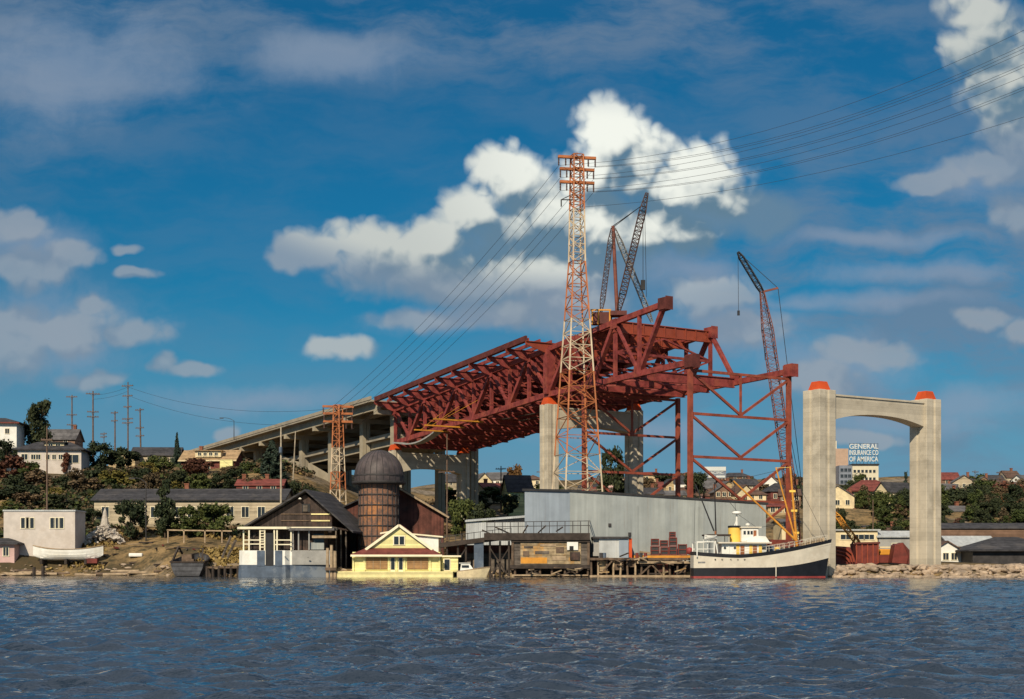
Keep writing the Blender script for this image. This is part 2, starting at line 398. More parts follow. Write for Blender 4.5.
def water_mat():
    m = bpy.data.materials.new('water'); m.use_nodes = True
    global nt
    nt = m.node_tree; b = nt.nodes['Principled BSDF']
    b.inputs['Base Color'].default_value = (.014,.023,.036,1); b.inputs['Roughness'].default_value = .05
    b.inputs['IOR'].default_value = 1.75
    t = N('ShaderNodeTexCoord'); v = VM('MULTIPLY', t.outputs['Object'], (.8, 1.5, 1))
    h = MT('ADD', NZ(v, 1.1, 4, .6).outputs['Fac'], MT('MULTIPLY', NZ(v, 4.0, 2, .5).outputs['Fac'], .25))
    bn = N('ShaderNodeBump'); bn.inputs['Strength'].default_value = .5; bn.inputs['Distance'].default_value = .16
    L(h, bn.inputs['Height']); L(bn.outputs[0], b.inputs['Normal'])
    return m
M['water'] = water_mat()
rg = np.random.default_rng(5)
waves = []
for i in range(60):
    lam = 0.5*(2.5/0.5)**rg.random(); k = 2*PI/lam
    th = rg.normal(1.42, .42)
    waves.append((k*math.cos(th), k*math.sin(th), rg.random()*2*PI, 0.0098*lam**.85))
ny, nx = 760, 700
yv = 16*(300/16)**np.linspace(0, 1, ny)
u = np.linspace(-1, 1, nx)
YY = np.repeat(yv[:, None], nx, 1); XX = u[None, :]*(YY*.50+8)+70*u[None, :]**5
ZZ = np.zeros_like(XX)
for kx, ky, ph, a in waves:
    s = np.sin(kx*XX+ky*YY+ph)
    lam = 2*PI/math.hypot(kx, ky)
    # a wave shorter than the row spacing is left to the bump
    step = YY*math.log(300/16)/ny
    fade = np.clip((lam/step-2)/2, 0, 1)
    ZZ += a*fade*(s+.35*s*s)
ZZ *= .5+.5*(np.sin(XX*.05+YY*.021)*np.sin(YY*.043-XX*.017)*.5+.75)
me = bpy.data.meshes.new('water')
verts = np.stack([XX, YY, ZZ], -1).reshape(-1, 3)
idx = np.arange(ny*nx).reshape(ny, nx)
faces = np.stack([idx[:-1,:-1], idx[:-1,1:], idx[1:,1:], idx[1:,:-1]], -1).reshape(-1, 4)
me.from_pydata(verts.tolist(), [], faces.tolist()); me.materials.append(M['water'])
me.polygons.foreach_set('use_smooth', [True]*len(me.polygons))
kind(bpy.data.objects.new('water', me), 'structure'); COL.objects.link(bpy.data.objects['water'])
# calm sheet under and around the modelled chop
mb = MB(); mb.add([(-1900,-300,-.45),(1900,-300,-.45),(1900,420,-.45),(-1900,420,-.45)], [(0,1,2,3)])
kind(mb.build('water', M['water']), 'structure')
#==PART2==
# ------------------------------------------------------------------ bridge
DX, DY = -.53, .848                     # along the bridge, away from the viewer
NX, NY = .848, .53                      # across the bridge
BW = 25.3
def B(t, s, z): return Vector((52.2+DX*t+NX*s, 240+DY*t+NY*s, z))
BR = math.atan2(NY, NX)                 # rotation that turns local x into the cross direction
UPD = [(20,55),(83,51.6),(157,45.5),(291,41.1),(420,36.5)]
LOW = [(30,40.9),(83,39.6),(157,34.2)]
def zd(t): return lerp_tab(UPD, t)
def zl(t): return lerp_tab(LOW, t)
TOP = [(42,53.2),(58.4,51.9),(83,49.6),(157,42.9)]
def zt(t): return lerp_tab(TOP, t)

# concrete piers: local x across, local y along the bridge away from viewer
def col_mesh(cx, cy, w, d, z0, z1):
    mb = MB()
    g = .25
    poly = [(-w/2,-d/2),(-.35,-d/2),(-.35,-d/2+g),(.35,-d/2+g),(.35,-d/2),(w/2,-d/2),(w/2,-.35),(w/2-g,-.35),(w/2-g,.35),(w/2,.35),(w/2,d/2),(-w/2,d/2),(-w/2,.35),(-w/2+g,.35),(-w/2+g,-.35),(-w/2,-.35)]
    mb.extr([(cx+x, cy+y, z0) for x, y in poly], (0,0,z1-z0))
    return mb
def cap_shape(mb, cx, cy, z, w, h):
    a, b = w/2, w/2*.68
    return mb.hexa([(cx-a,cy-a,z),(cx+a,cy-a,z),(cx+a,cy+a,z),(cx-a,cy+a,z),(cx-b,cy-b,z+h),(cx+b,cy-b,z+h),(cx+b,cy+b,z+h),(cx-b,cy+b,z+h)])
def pier(t, ztop, label, arch, w=3.0, base=-2, mat='conc', BW=BW):
    p = B(t, 0, 0)
    T = thing('bridge_pier', label, 'pier', (p.x, p.y, 0), BR)
    for i, x in enumerate((0, BW)):
        c = col_mesh(x, 0, w, w+.2, base, ztop-.02*i).build('column', M[mat], T, bevel=.08)
        b = cap_shape(MB(), x, 0, ztop+.0, 2.7, 1.5).build('bearing', M['orange'], T)
    # beam between the columns with an arched soffit
    n = 16; x0, x1 = w/2-.003, BW-w/2+.003
    zt_, zs, zc = ztop-.9, ztop-arch[0], ztop-arch[1]
    prof = [(x0, zt_)]+[(x1, zt_)]
    for i in range(n+1):
        q = i/n; x = x1+(x0-x1)*q; k = abs(2*q-1)
        prof.append((x, zc-(zc-zs)*k**2.2))
    MB().extr([(x, -1.35, z) for x, z in prof], (0, 2.7, 0)).build('arched_beam', M[mat], T)
    MB().box(((x0+x1)/2, 0, zt_+.16), (x1-x0-.01, 3.1, .3)).build('coping', M[mat], T)
    return T
pier(-.3, 31.8, 'free-standing concrete portal with two orange topped columns beside the moored ship', (5.0, 3.6), w=3.8, BW=26.1)
pier(83, 37.3, 'concrete pier with orange bearings under the red truss, right behind the tall striped mast', (5.4, 4.6), mat='conc', BW=23.3)
pier(157, 32.2, 'shadow striped concrete pier under the left end of the red truss', (5.8, 4.6), mat='conc', w=2.6, BW=20.8)

# ---- the steel truss
TR = thing('steel_truss_span', 'unfinished rust red steel deck truss cantilevered over the concrete piers', 'bridge', tuple(B(120, 0, 0)))
def tp(name, mb, mat='steel', label=None):
    o = mb.build(name, M[mat], TR, label); 
    o.data.transform(Matrix.Translation(-TR.location)); return o
PAN = 8.2
nodes = [83-PAN*k for k in range(6, -10, -1)]        # from the free end (33.8) to the far pier (156.8)
for s, end_low, end_top in ((0, 33.8, 42), (BW, 33.8, 58.4)):
    # chords as heavy box members
    mb = MB(); ts = [t for t in nodes if t >= end_low-.1]
    for a, b in zip(ts[:-1], ts[1:]): mb.bar(B(a-.0, s, zl(a)), B(b, s, zl(b)), .9, 1.15)
    tp('bottom_chord', mb)
    mb = MB(); ts = [t for t in nodes if t >= end_top-.1]
    for a, b in zip(ts[:-1], ts[1:]): mb.bar(B(a, s, zt(a)), B(b, s, zt(b)), .85, 1.1)
    tp('top_chord', mb)
    for i, t in enumerate(nodes):
        k = round((83-t)/PAN)
        if t >= end_top-.1 and not (k == 5 and s == 0):
            w = 1.5 if k == 0 else .62
            hh = 2.2 if k == 0 else .7
            tp('vertical', MB().bar(B(t, s, zl(t)), B(t, s, zt(t)), w, hh, up=(NX, NY, 0)))
    # web diagonals: bottom nodes at k = 0, 2, 4 and every second panel to the left
    for i in range(len(nodes)-1):
        a, b = nodes[i], nodes[i+1]
        ka = round((83-a)/PAN)
        bot_a = (ka % 2 == 0)
        za, zb = (zl(a), zt(b)) if bot_a else (zt(a), zl(b))
        if a < end_top-.1:
            if s > 0 and ka == 4: tp('diagonal', MB().bar(B(a, s, zl(a)), B(b, s, zt(b)), .7, .85, up=(NX, NY, 0)))
            continue
        up = (bot_a == True)
        wd = .95 if not bot_a else .6
        tp('diagonal', MB().bar(B(a, s, za), B(b, s, zb), wd*.8, wd, up=(NX, NY, 0)))
    # gussets
    for t in nodes:
        k = round((83-t)/PAN)
        if t >= end_top-.1 and k % 2 == 1 or (t == end_top):
            mb = MB(); 
            for q in (-.5, .5): mb.bar(B(t-1.1, s+q, zt(t-1.1 if t > end_top+.1 else t)-.35), B(t+1.1, s+q, zt(t+1.1)-.35), .07, 2.0, up=(0,0,1))
            tp('gusset_plate', mb)
        if k % 2 == 0:
            mb = MB()
            for q in (-.52, .52): mb.bar(B(t-1.2, s+q, zl(t-1.2)+.4), B(t+1.2, s+q, zl(t+1.2)+.4), .07, 2.1, up=(0,0,1))
            tp('gusset_plate', mb)
    for t, z in ((end_low, zl(end_low)+.1), (end_top, zt(end_top))):
        mb = MB()
        mb.bar(B(t-1.3, s, z), B(t+1.3, s, z), 1.5, 2.3)
        mb.bar(B(t-1.42, s, z), B(t-1.32, s, z), 1.8, 2.6)
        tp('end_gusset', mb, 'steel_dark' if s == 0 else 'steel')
# transverse floor beams of the upper deck, with tapered brackets outside the trusses
for t in nodes:
    if t < 58: continue
    z = zd(t)-.75; dpt = 2.3
    full = (t > 82)
    poly = [B(t, -6.2 if full else -.4, z), B(t, -6.2 if full else -.4, z-.7)]
    if full: poly += [B(t, -.6, z-dpt)]
    else: poly[-1] = B(t, -.4, z-dpt)
    poly += [B(t, BW+.6, z-dpt), B(t, BW+(6.2 if full else .6), z-.7 if full else z-dpt), B(t, BW+(6.2 if full else .6), z)]
    if not full: poly.pop(-2) if False else None
    mb = MB(); mb.extr([p-Vector((DX, DY, 0))*.12 for p in poly], Vector((DX, DY, 0))*.24)
    mb.bar(B(t, -6.2 if full else -.4, z), B(t, BW+(6.2 if full else .6), z), .75, .16)
    mb.bar(B(t, -.6, z-dpt), B(t, BW+.6, z-dpt), .75, .16)
    for q in range(9): mb.bar(B(t-.25, 1.5+q*2.8, z-.1), B(t-.25, 1.5+q*2.8, z-dpt+.1), .12, .3, up=(NX,NY,0))
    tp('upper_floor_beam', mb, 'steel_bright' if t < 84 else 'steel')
for t in nodes:
    if t < 49: continue
    z = zl(t)+.75; dpt = 1.9
    mb = MB()
    mb.bar(B(t, .45, z-dpt/2), B(t, BW-.45, z-dpt/2), .24, dpt)
    mb.bar(B(t, .45, z), B(t, BW-.45, z), .75, .16); mb.bar(B(t, .45, z-dpt), B(t, BW-.45, z-dpt), .75, .16)
    tp('lower_floor_beam', mb, 'steel')
# sway frames between the two trusses
for t in nodes:
    if t < 58: continue
    mb = MB(); za, zb = zl(t)+1.0, zd(t)-3.4
    zm = za+(zb-za)*.55
    mb.bar(B(t, 0, zm), B(t, BW, zm), .5, .5)
    for q in range(2):
        s0, s1 = q*BW/2, (q+1)*BW/2
        mb.bar(B(t, s0, zm if q == 0 else zb), B(t, s1, zb if q == 0 else zm), .35, .45, up=(DX,DY,0))
        mb.bar(B(t, s0, zm if q == 0 else za), B(t, s1, za if q == 0 else zm), .35, .45, up=(DX,DY,0))
    tp('sway_frame', mb)
# lateral bracing in the plane of the bottom chords, and lower stringers
for a, b in zip(nodes[:-1], nodes[1:]):
    if a < 49: continue
    mb = MB()
    mb.bar(B(a, .4, zl(a)-.3), B(b, BW/2, zl(b)-.3), .35, .3); mb.bar(B(a, BW-.4, zl(a)-.3), B(b, BW/2, zl(b)-.3), .35, .3)
    mb.bar(B(b, .4, zl(b)-.3), B(a, BW/2, zl(a)-.3), .35, .3); mb.bar(B(b, BW-.4, zl(b)-.3), B(a, BW/2, zl(a)-.3), .35, .3)
    tp('lateral_bracing', mb)
for q in range(13):
    s = 2.2+q*(BW-4.4)/12
    mb = MB()
    for a, b in zip(nodes[:-1], nodes[1:]):
        if a >= 66: mb.bar(B(a, s, zl(a)+.55), B(b, s, zl(b)+.55), .25, .8)
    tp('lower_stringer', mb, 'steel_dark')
    s = -5.4+q*(BW+10.8)/12
    mb = MB()
    for a, b in zip(nodes[:-1], nodes[1:]):
        if a >= 82: mb.bar(B(a, s, zd(a)-.38), B(b, s, zd(b)-.38), .3, .75)
        elif a >= 57 and 1 < q < 11: mb.bar(B(a, min(max(s,1.5),BW-1.5), zd(a)-1.25), B(b, min(max(s,1.5),BW-1.5), zd(b)-1.25), .3, .8)
    tp('upper_stringer', mb)
for s in (-6.0, BW+6.0):
    mb = MB()
    for a, b in zip(nodes[:-1], nodes[1:]):
        if a >= 82: mb.bar(B(a, s, zd(a)-.15), B(b, s, zd(b)-.15), .5, 1.2)
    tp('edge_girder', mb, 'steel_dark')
mb = MB()
for a, b in zip(nodes[:-1], nodes[1:]):
    if a >= 82: mb.bar(B(a, 19, zd(a)+.10), B(b, 19, zd(b)+.10), 13, .2)
tp('shading_deck_forms', mb, 'timber_dk')  # forms over the far side only, added to shade the truss inside
mb = MB()
for q in range(5): mb.bar(B(84+q*2.5, 6+q*3, zl(86)-2.2), B(108-q, 3+q*4.4, zl(100)-2.0-.25*q), .5, .12)
for q in range(4): mb.bar(B(88+q*5, 7+q*2, zl(88+q*5)-2.1), B(88+q*5, 18, zl(88+q*5)-2.1), .3, .1)
tp('hung_scaffold', mb, 'timber_dk')
# timber working platforms and canvas hung below the left end
mb = MB()
for t, s0, z in ((114, -12, 36.2), (123, -9.5, 35.6), (131, -8, 35.2)):
    mb.bar(B(t, s0, z), B(t, 1.5, z), .6, .3); mb.bar(B(t, 0, z), B(t, 0, zl(t)), .15, .15); mb.bar(B(t, s0*.8, z), B(t, 0, zl(t)+4), .08, .08)
tp('work_plank', mb, 'orangep')
mb = MB()
pts = [B(131+q*2.6, -1.2, zl(131+q*2.6)-.4-1.9*math.sin(PI*min(1,(q+.8)/9.5))) for q in range(10)]
for a, b in zip(pts[:-1], pts[1:]): mb.bar(a, b, 2.2, .35)
tp('hung_canvas', mb, 'trampgrey')

# ---- falsework towers
def bent(t, label, zb0=-1):
    p = B(t, 0, 0)
    T = thing('falsework_tower', label, 'falsework', (p.x, p.y, 0), BR)
    zt0 = zl(t)-1.0
    w = .82
    for x in (0, BW): MB().box((x, 0, (zt0+zb0)/2), (w, w, zt0-zb0)).build('leg', M['false'], T)
    lv = [zt0-.5-8.25*i for i in range(5)]
    for z in lv: MB().bar((w/2, 0, z), (BW-w/2, 0, z), .42, .5).build('strut', M['false'], T)
    for a, b in zip(lv[:-1], lv[1:]):
        for x in (0, BW):
            e = w/2 if x == 0 else -w/2
            MB().bar((x+e, 0, a-.4), (BW/2, 0, b+.3), .36, .48).build('brace', M['false'], T)
    MB().bar((BW/2, 0, lv[0]-.27), (BW/2, 0, lv[1]+.27), .35, .4).build('hanger', M['false'], T)
    for x in (0, BW): MB().box((x, 0, zb0+.3), (3, 3, 1.2)).build('footing', M['conc_old'], T)
    return T
bent(69.5, 'rusty braced steel falsework tower between the striped mast and the taller right tower')
bent(34.2, 'rusty steel falsework tower with V braces holding up the open right end of the truss')
mb = MB()
for z in (12.5, 21, 29.5): mb.bar(B(35, BW, z), B(69, BW, z), .25, .35)

# ---- approach viaduct
VA = thing('approach_viaduct', 'long double deck concrete approach viaduct running down to the wooded left hill', 'viaduct', tuple(B(230, 0, 0)))
def vp(name, mb, mat='conc_old', bevel=0):
    o = mb.build(name, M[mat], VA, bevel=bevel); o.data.transform(Matrix.Translation(-VA.location)); return o
seg = [158.2, 178, 199, 220, 240, 260, 280, 300, 325, 350, 385, 420]
def strip(s, w, dz, h, seg=seg):
    mb = MB()
    for a, b in zip(seg[:-1], seg[1:]): mb.bar(B(a, s, zd(a)+dz), B(b, s, zd(b)+dz), w, h)
    return mb
vp('upper_deck_slab', strip(BW/2, BW+13, -.3, .5), 'conc_deck')
for s in (-6.5, BW+6.5): vp('parapet', strip(s, .3, .42, .9), 'conc_deck')
for s in (-4.2, 2.5, 9, 16, 23, BW+4.2): vp('girder', strip(s, .9, -1.55, 2.0), 'conc_old')
vp('lower_deck_slab', strip(BW/2+1, 25, -9.0, .5), 'conc_deck')
for s in (2, BW-2): vp('lower_parapet', strip(s, .3, -8.3, .95), 'conc_deck')
for s in (3.2, BW-3.2): vp('lower_girder', strip(s, .8, -10.2, 1.9), 'conc_old')
for t in (159.3, 178, 199, 220, 240, 257, 275, 295, 318):
    for s in (1.4, BW):
        p = B(t, s, 0); z1 = zd(t)-3.2
        z0 = gz(p.x, p.y)-2
        if t > 159.5 or True:
            mb = MB(); w = 2.3
            for q in (-.7, .7): mb.bar(B(t, s+q*.9, z0), B(t, s+q*.9, z1), 1.05, 2.0, up=(DX, DY, 0))
            mb.bar(B(t, s, z0), B(t, s, z1), .8, 1.5, up=(DX, DY, 0))
            vp('column', mb)
    mb = MB(); mb.bar(B(t, -4.8, zd(t)-3.1), B(t, BW+4.8, zd(t)-3.1), 1.6, 1.2); vp('cross_beam', mb)
    mb = MB(); mb.bar(B(t, 1.2, zd(t)-11.7), B(t, BW-1.2, zd(t)-11.7), 1.4, 1.2); vp('lower_cross_beam', mb)
mb = MB()
for t0, t1, h in ((222, 236, 4), (196, 216, 3.0)):
    a = B(t0, 1, 0); b = B(t1, 1, 0)
    mb.extr([(a.x, a.y, gz(a.x,a.y)-3), (b.x, b.y, gz(b.x,b.y)-3), (b.x, b.y, gz(b.x,b.y)+h), (a.x, a.y, gz(a.x,a.y)+h*.6)], (NX*.8, NY*.8, 0))
vp('footing_wall', mb)

# street lamp on the viaduct
def lamp(p, label, h=8.5, arm=3.4, dirv=-1):
    T = thing('street_lamp', label, 'street lamp', tuple(p))
    MB().tube((0,0,0), (0,0,h), .14, .09, 8).build('pole', M['iron'], T)
    MB().path([(0,0,h), (dirv*arm*.4,0,h+.75), (dirv*arm*.8,0,h+1.0), (dirv*arm,0,h+.95)], .07).build('arm', M['iron'], T)
    MB().box((dirv*(arm+.4),0,h+.88), (1.2,.45,.3)).build('lamp_head', M['iron'], T)
p = at(234, 452, 452); lamp(Vector((p.x, p.y, zd(262)-.1)), 'bent arm street lamp standing on the viaduct deck', 6.0, 3.6)

# ---- derrick on the truss
def lattice(mb, a4, b4, n, w, bw, cross=True):
    a4 = [Vector(p) for p in a4]; b4 = [Vector(p) for p in b4]
    k = len(a4)
    for p, q in zip(a4, b4): mb.bar(p, q, w, w)
    for i in range(n+1):
        L4 = [a.lerp(b, i/n) for a, b in zip(a4, b4)]
        for j in range(k): mb.bar(L4[j], L4[(j+1) % k], bw, bw)
        if i < n:
            U4 = [a.lerp(b, (i+1)/n) for a, b in zip(a4, b4)]
            for j in range(k):
                if (i+j) % 2 == 0 or cross: mb.bar(L4[j], U4[(j+1) % k], bw, bw)
                if (i+j) % 2 == 1 or cross: mb.bar(L4[(j+1) % k], U4[j], bw, bw)
    return mb
def boom(p, q, w0, wm, w1, n, leg, br):
    """tapered lattice boom from p to q, widest in the middle"""
    p = Vector(p); q = Vector(q); d = (q-p).normalized(); u = Vector((0,1,0))
    a = d.cross(u).normalized(); b = a.cross(d)
    def ring(c, w): return [c+a*x*w/2+b*y*w/2 for x, y in ((-1,-1),(1,-1),(1,1),(-1,1))]
    mb = MB(); e0 = p.lerp(q, .15); e1 = p.lerp(q, .85)
    lattice(mb, ring(p, w0), ring(e0, wm), max(2, int(n*.15)), leg, br, False)
    lattice(mb, ring(e0, wm), ring(e1, wm), int(n*.7), leg, br, False)
    lattice(mb, ring(e1, wm), ring(q, w1), max(2, int(n*.15)), leg, br, False)
    return mb
dz_ = 54.3; DK = B(62.5, 3.5, dz_)
T = thing('erection_derrick', 'tall red guy derrick with lattice boom standing on top of the truss', 'derrick', tuple(DK))
def dl(px, py, dy=0): return at(px, py, DK.y+dy)-DK
top = dl(613, 226)
MB().tube((0,0,.5), top, .42, .36, 10).build('mast', M['lattice_red'], T)
boom((.2,-.6,.6), dl(647, 193, -4), .6, 1.35, .5, 30, .17, .10).build('boom', M['boom_dark'], T)
boom(dl(601, 312), top+Vector((-.2,0,-.5)), .4, 1.0, .4, 26, .14, .08).build('back_leg', M['boom_dark'], T)
boom(dl(652, 322, 8), top+Vector((.3,0,-.5)), .4, 1.0, .4, 26, .13, .08).build('back_leg', M['trampgrey'], T)
mb = MB(); mb.path([top, dl(640, 207, -3.5)], .09); mb.path([top+Vector((.1,.25,-.2)), dl(641, 206, -3.4)], .07); mb.build('topping_line', M['black'], T)
mb = MB(); mb.path([dl(643, 205, -3.8), dl(643, 290, -3.8)], .06); mb.path([dl(644.5, 202, -3.8), dl(646.5, 297, -3.8)], .05); mb.build('hoist_line', M['black'], T)
MB().box(dl(643, 285, -3.8), (.9,.6,2.0)).build('hook_block', M['black'], T)
MB().box((.2,0,.25), (3.4,3.4,.9)).build('base_frame', M['steel_dark'], T)
mb = MB(); c = dl(602, 318)
mb.box(c+Vector((0,1,.0)), (4.2,2.6,2.4)); hc = mb.build('hoist_house', M['steel_dark'], T)
mb = MB(); 
for x in (-2.1, -.8, 1.6): mb.box(c+Vector((x,-.45,.1)), (.3,.3,3.0))
mb.box(c+Vector((-.3,-.45,1.6)), (4.3,.35,.3)); mb.build('guard_frame', M['yellowp'], T)

# ---- crawler crane behind the portal
cb = at(797, 548, 300)
T = thing('crawler_crane', 'lattice boom crawler crane with fly jib rising behind the right falsework tower', 'crane', (cb.x, cb.y, gz(cb.x, cb.y)))
o0 = T.location
def cl(px, py, Y=300): return at(px, py, Y)-o0
kx = cl(762, 292)
boom(cl(798, 540), kx, .8, 2.1, .8, 44, .17, .085).build('boom', M['lattice_red'], T)
boom(kx, cl(738, 252), .7, .95, .35, 12, .17, .09).build('jib', M['black'], T)
MB().bar(kx, cl(778, 288), .4).build('jib_strut', M['lattice_red'], T)
mb = MB(); mb.path([cl(778,288), cl(738,252)], .07); mb.path([cl(778,288), cl(800,470), cl(806,536)], .07); mb.path([cl(762,292), cl(803, 500), cl(808,540)], .06); mb.build('stay', M['wire'], T)
mb = MB(); mb.path([cl(738,252), cl(738.5,312)], .05); mb.path([cl(761,293), cl(765,360)], .05); mb.build('hoist_line', M['wire'], T)
MB().box(cl(738.5, 313), (.5,.4,1.0)).build('hook_block', M['wire'], T)
mb = MB(); mb.box((2.0,0,3.0), (8.5,3.4,3.0)); mb.box((-1.5,-1.3,3.0), (1.8,1.2,3.2)); mb.build('machinery_house', M['machred'], T)
for y in (-1.9, 1.9):
    mb = MB(); mb.box((0,y,.75), (6.5,.9,1.5)); mb.build('track', M['black'], T, bevel=.3)

# ---- transmission masts
def ring4(w, rot, z):
    return [Vector((w/2*math.sqrt(2)*math.cos(rot+i*PI/2), w/2*math.sqrt(2)*math.sin(rot+i*PI/2), z)) for i in range(4)]
def trans_mast(name, label, px, Y, z0, ytop, prof, bands, arms, rot, leg, br, bracket=False):
    p = at(px, HY, Y)
    T = thing(name, label, 'pylon', (p.x, p.y, z0))
    zz = lambda py: CZ+(HY-py)/F*Y - z0
    def wid(z): return lerp_tab(prof, z)
    for (ya, yb, mname, n) in bands:
        za, zb = zz(ya), zz(yb)
        mb = MB(); lattice(mb, ring4(wid(za), rot, za), ring4(wid(zb), rot, zb), n, leg, br, False)
        mb.build('lattice_section', M[mname], T)
    axd = Vector((1, .18, 0)).normalized()
    for (y, hw) in arms:
        z = zz(y); mb = MB()
        a = wid(z)/2*.75
        for q in (-a, a):
            off = Vector((0, q, 0))
            mb.bar(-axd*hw+off*.3+Vector((0,0,z+.1)), axd*hw+off*.3+Vector((0,0,z+.1)), .22, .3)
        n = int(hw*2)
        for i in range(n+1):
            x = -hw+2*hw*i/n; mb.bar(axd*x+Vector((0,-a*.5,z-.1)), axd*x+Vector((0,a*.5,z-.1)), .14)
        mb.bar(-axd*hw+Vector((0,0,z+.1)), axd*hw+Vector((0,0,z+.1)), 1.0*a, .50)
        ar = mb.build('crossarm', M['mast_red'], T)
        for x in ARMX:
            mb = MB()
            mb.lathe([(.03,-.1),(.03,-.3)]+[(r, -.3-.16*i) for i in range(8) for r in ((.20,) if i % 2 else (.10,))]+[(.03,-1.7)], 8, axd*(hw*x)+Vector((0,0,z)))
            mb.build('insulator', M['insul'], ar)
    if bracket:
        z = zz(200); mb = MB(); mb.bar((0,0,z), (-3.2,-.3,z-.0), .18); mb.bar((0,0,z+1.6), (-3.2,-.3,z), .14); mb.bar((-3.2,-.3,z), (-3.2,-.3,z-1.4), .25); mb.build('side_bracket', M['black'], T)
        MB().tube((0,0,zz(160)), (0,0,zz(152)), .12, .05).build('finial', M['mast_red'], T)
    return T
ARMX = (-.97, -.6, .6, .97)
PY = 285
bigw = [(0,9.0),(15,8.0),(40,5.2),(63,2.55),(85,2.0)]
bands = [(583,490,'mast_white',4),(490,455,'mast_white',2),(455,418,'mast_red',2),(418,372,'mast_red',3),(372,320,'mast_white',4),(320,262,'mast_red',5),(262,210,'mast_white',6),(210,155,'mast_red',8)]
zbase = gz(at(578,HY,PY).x, PY)-1
trans_mast('transmission_mast', 'very tall red and white banded lattice power mast in front of the truss', 577, PY, zbase, 155, bigw, bands, [(158,3.9),(170,3.55),(183,3.55)], R(18.4+45), .30, .14, True)
ARMX = (-.95, .55, .95)
SPY = 330
sp = at(338, HY, SPY); szb = gz(sp.x, SPY)-1
trans_mast('transmission_mast', 'short orange and white lattice power mast between viaduct and dark dome', 338, SPY, szb, 406, [(0,3.1),(8,2.8),(30,1.5),(40,1.3)],
           [(530,478,'mast_white',4),(478,448,'mast_red',3),(448,425,'mast_white',3),(425,405,'mast_red',3)] if False else [(535,490,'mast_white',4),(490,472,'mast_red',2),(472,448,'mast_white',3),(448,405,'mast_red',6)],
           [(407,3.6),(414,3.4),(422,3.4)], R(20), .26, .12)
# ---- conductors
def wire(pts, label, group, r=.033):
    o = MB().path(pts, r, 5).build('power_line', M['wire']); tag(o, label, 'power line', group); return o
bp = at(577, HY, PY)
ax = Vector((1, .18, 0)).normalized()
i = 0
for (y, hw) in ((158,3.9),(170,3.55),(183,3.55)):
    for x in (-.97, .6, .97):
        z = CZ+(HY-y)/F*PY-1.7
        p0 = Vector((bp.x, bp.y, z))+ax*hw*x
        rise = {158:30, 170:27, 183:23}[y] + (x*1.2) + 7
        pts = []
        for k in range(25):
            q = k/24; pts.append((p0.x+128*q, p0.y-85*q, p0.z-17.5*q+(rise+17.5)*q*q))
        wire(pts, 'thin dark power line fanning from the tall mast to the upper right sky', 'power lines running right from the tall mast')
p0 = Vector((bp.x+1.2, bp.y, CZ+(HY-207)/F*PY))
wire([(p0.x+128*q/24, p0.y-85*q/24, p0.z-13*q/24+(33)*(q/24)**2) for q in range(25)], 'lowest single power line leaving the tall mast to the right, well below the others', 'power lines running right from the tall mast')
for (y, hw, y2) in ((158,3.9,407),(170,3.55,414),(183,3.55,422)):
    for x in (-.97, .97):
        a = Vector((bp.x, bp.y, CZ+(HY-y)/F*PY-1.7))+ax*hw*x
        b = Vector((sp.x, sp.y, CZ+(HY-y2)/F*SPY-1.7))+ax*3.4*x
        pts = [a.lerp(b, k/20)-Vector((0,0,4*3.0*(k/20)*(1-k/20))) for k in range(21)]
        wire(pts, 'thin dark power line sloping from the tall mast down to the short left mast', 'power lines between the two masts', .036)
# ------------------------------------------------------------------ vegetation
def leaf_cloud(centers, n, sig, size, rng, up=.0):
    """many small leaf faces scattered round the clump centres"""
    C = np.array([c[:3] for c in centers]); Rr = np.array([c[3] for c in centers])
    k = rng.integers(0, len(C), n)
    d = rng.normal(size=(n, 3)); d /= np.linalg.norm(d, axis=1)[:, None]
    r = Rr[k]*np.clip(rng.normal(.78, .25, n), .05, 1.35)
    P = C[k]+d*r[:, None]*np.array([1, 1, .85])
    nrm = d*.9+rng.normal(size=(n, 3))*.65+np.array([0, 0, .35])
    nrm /= np.linalg.norm(nrm, axis=1)[:, None]
    t = np.cross(nrm, rng.normal(size=(n, 3))); t /= np.linalg.norm(t, axis=1)[:, None]
    b = np.cross(nrm, t)
    s = (size*rng.uniform(.6, 1.4, n))[:, None]
    V = np.stack([P-t*s-b*s*.5, P+t*s*.3-b*s*.7, P+t*s+b*s*.4, P-t*s*.2+b*s*.8], 1).reshape(-1, 3)
    Fc = np.arange(4*n).reshape(n, 4)
    return V, Fc
def mesh_from(name, V, Fc, mat):
    me = bpy.data.meshes.new(name); me.from_pydata(V.tolist(), [], Fc.tolist()); me.materials.append(mat); return me
CROWN = {}; TRUNK = {}
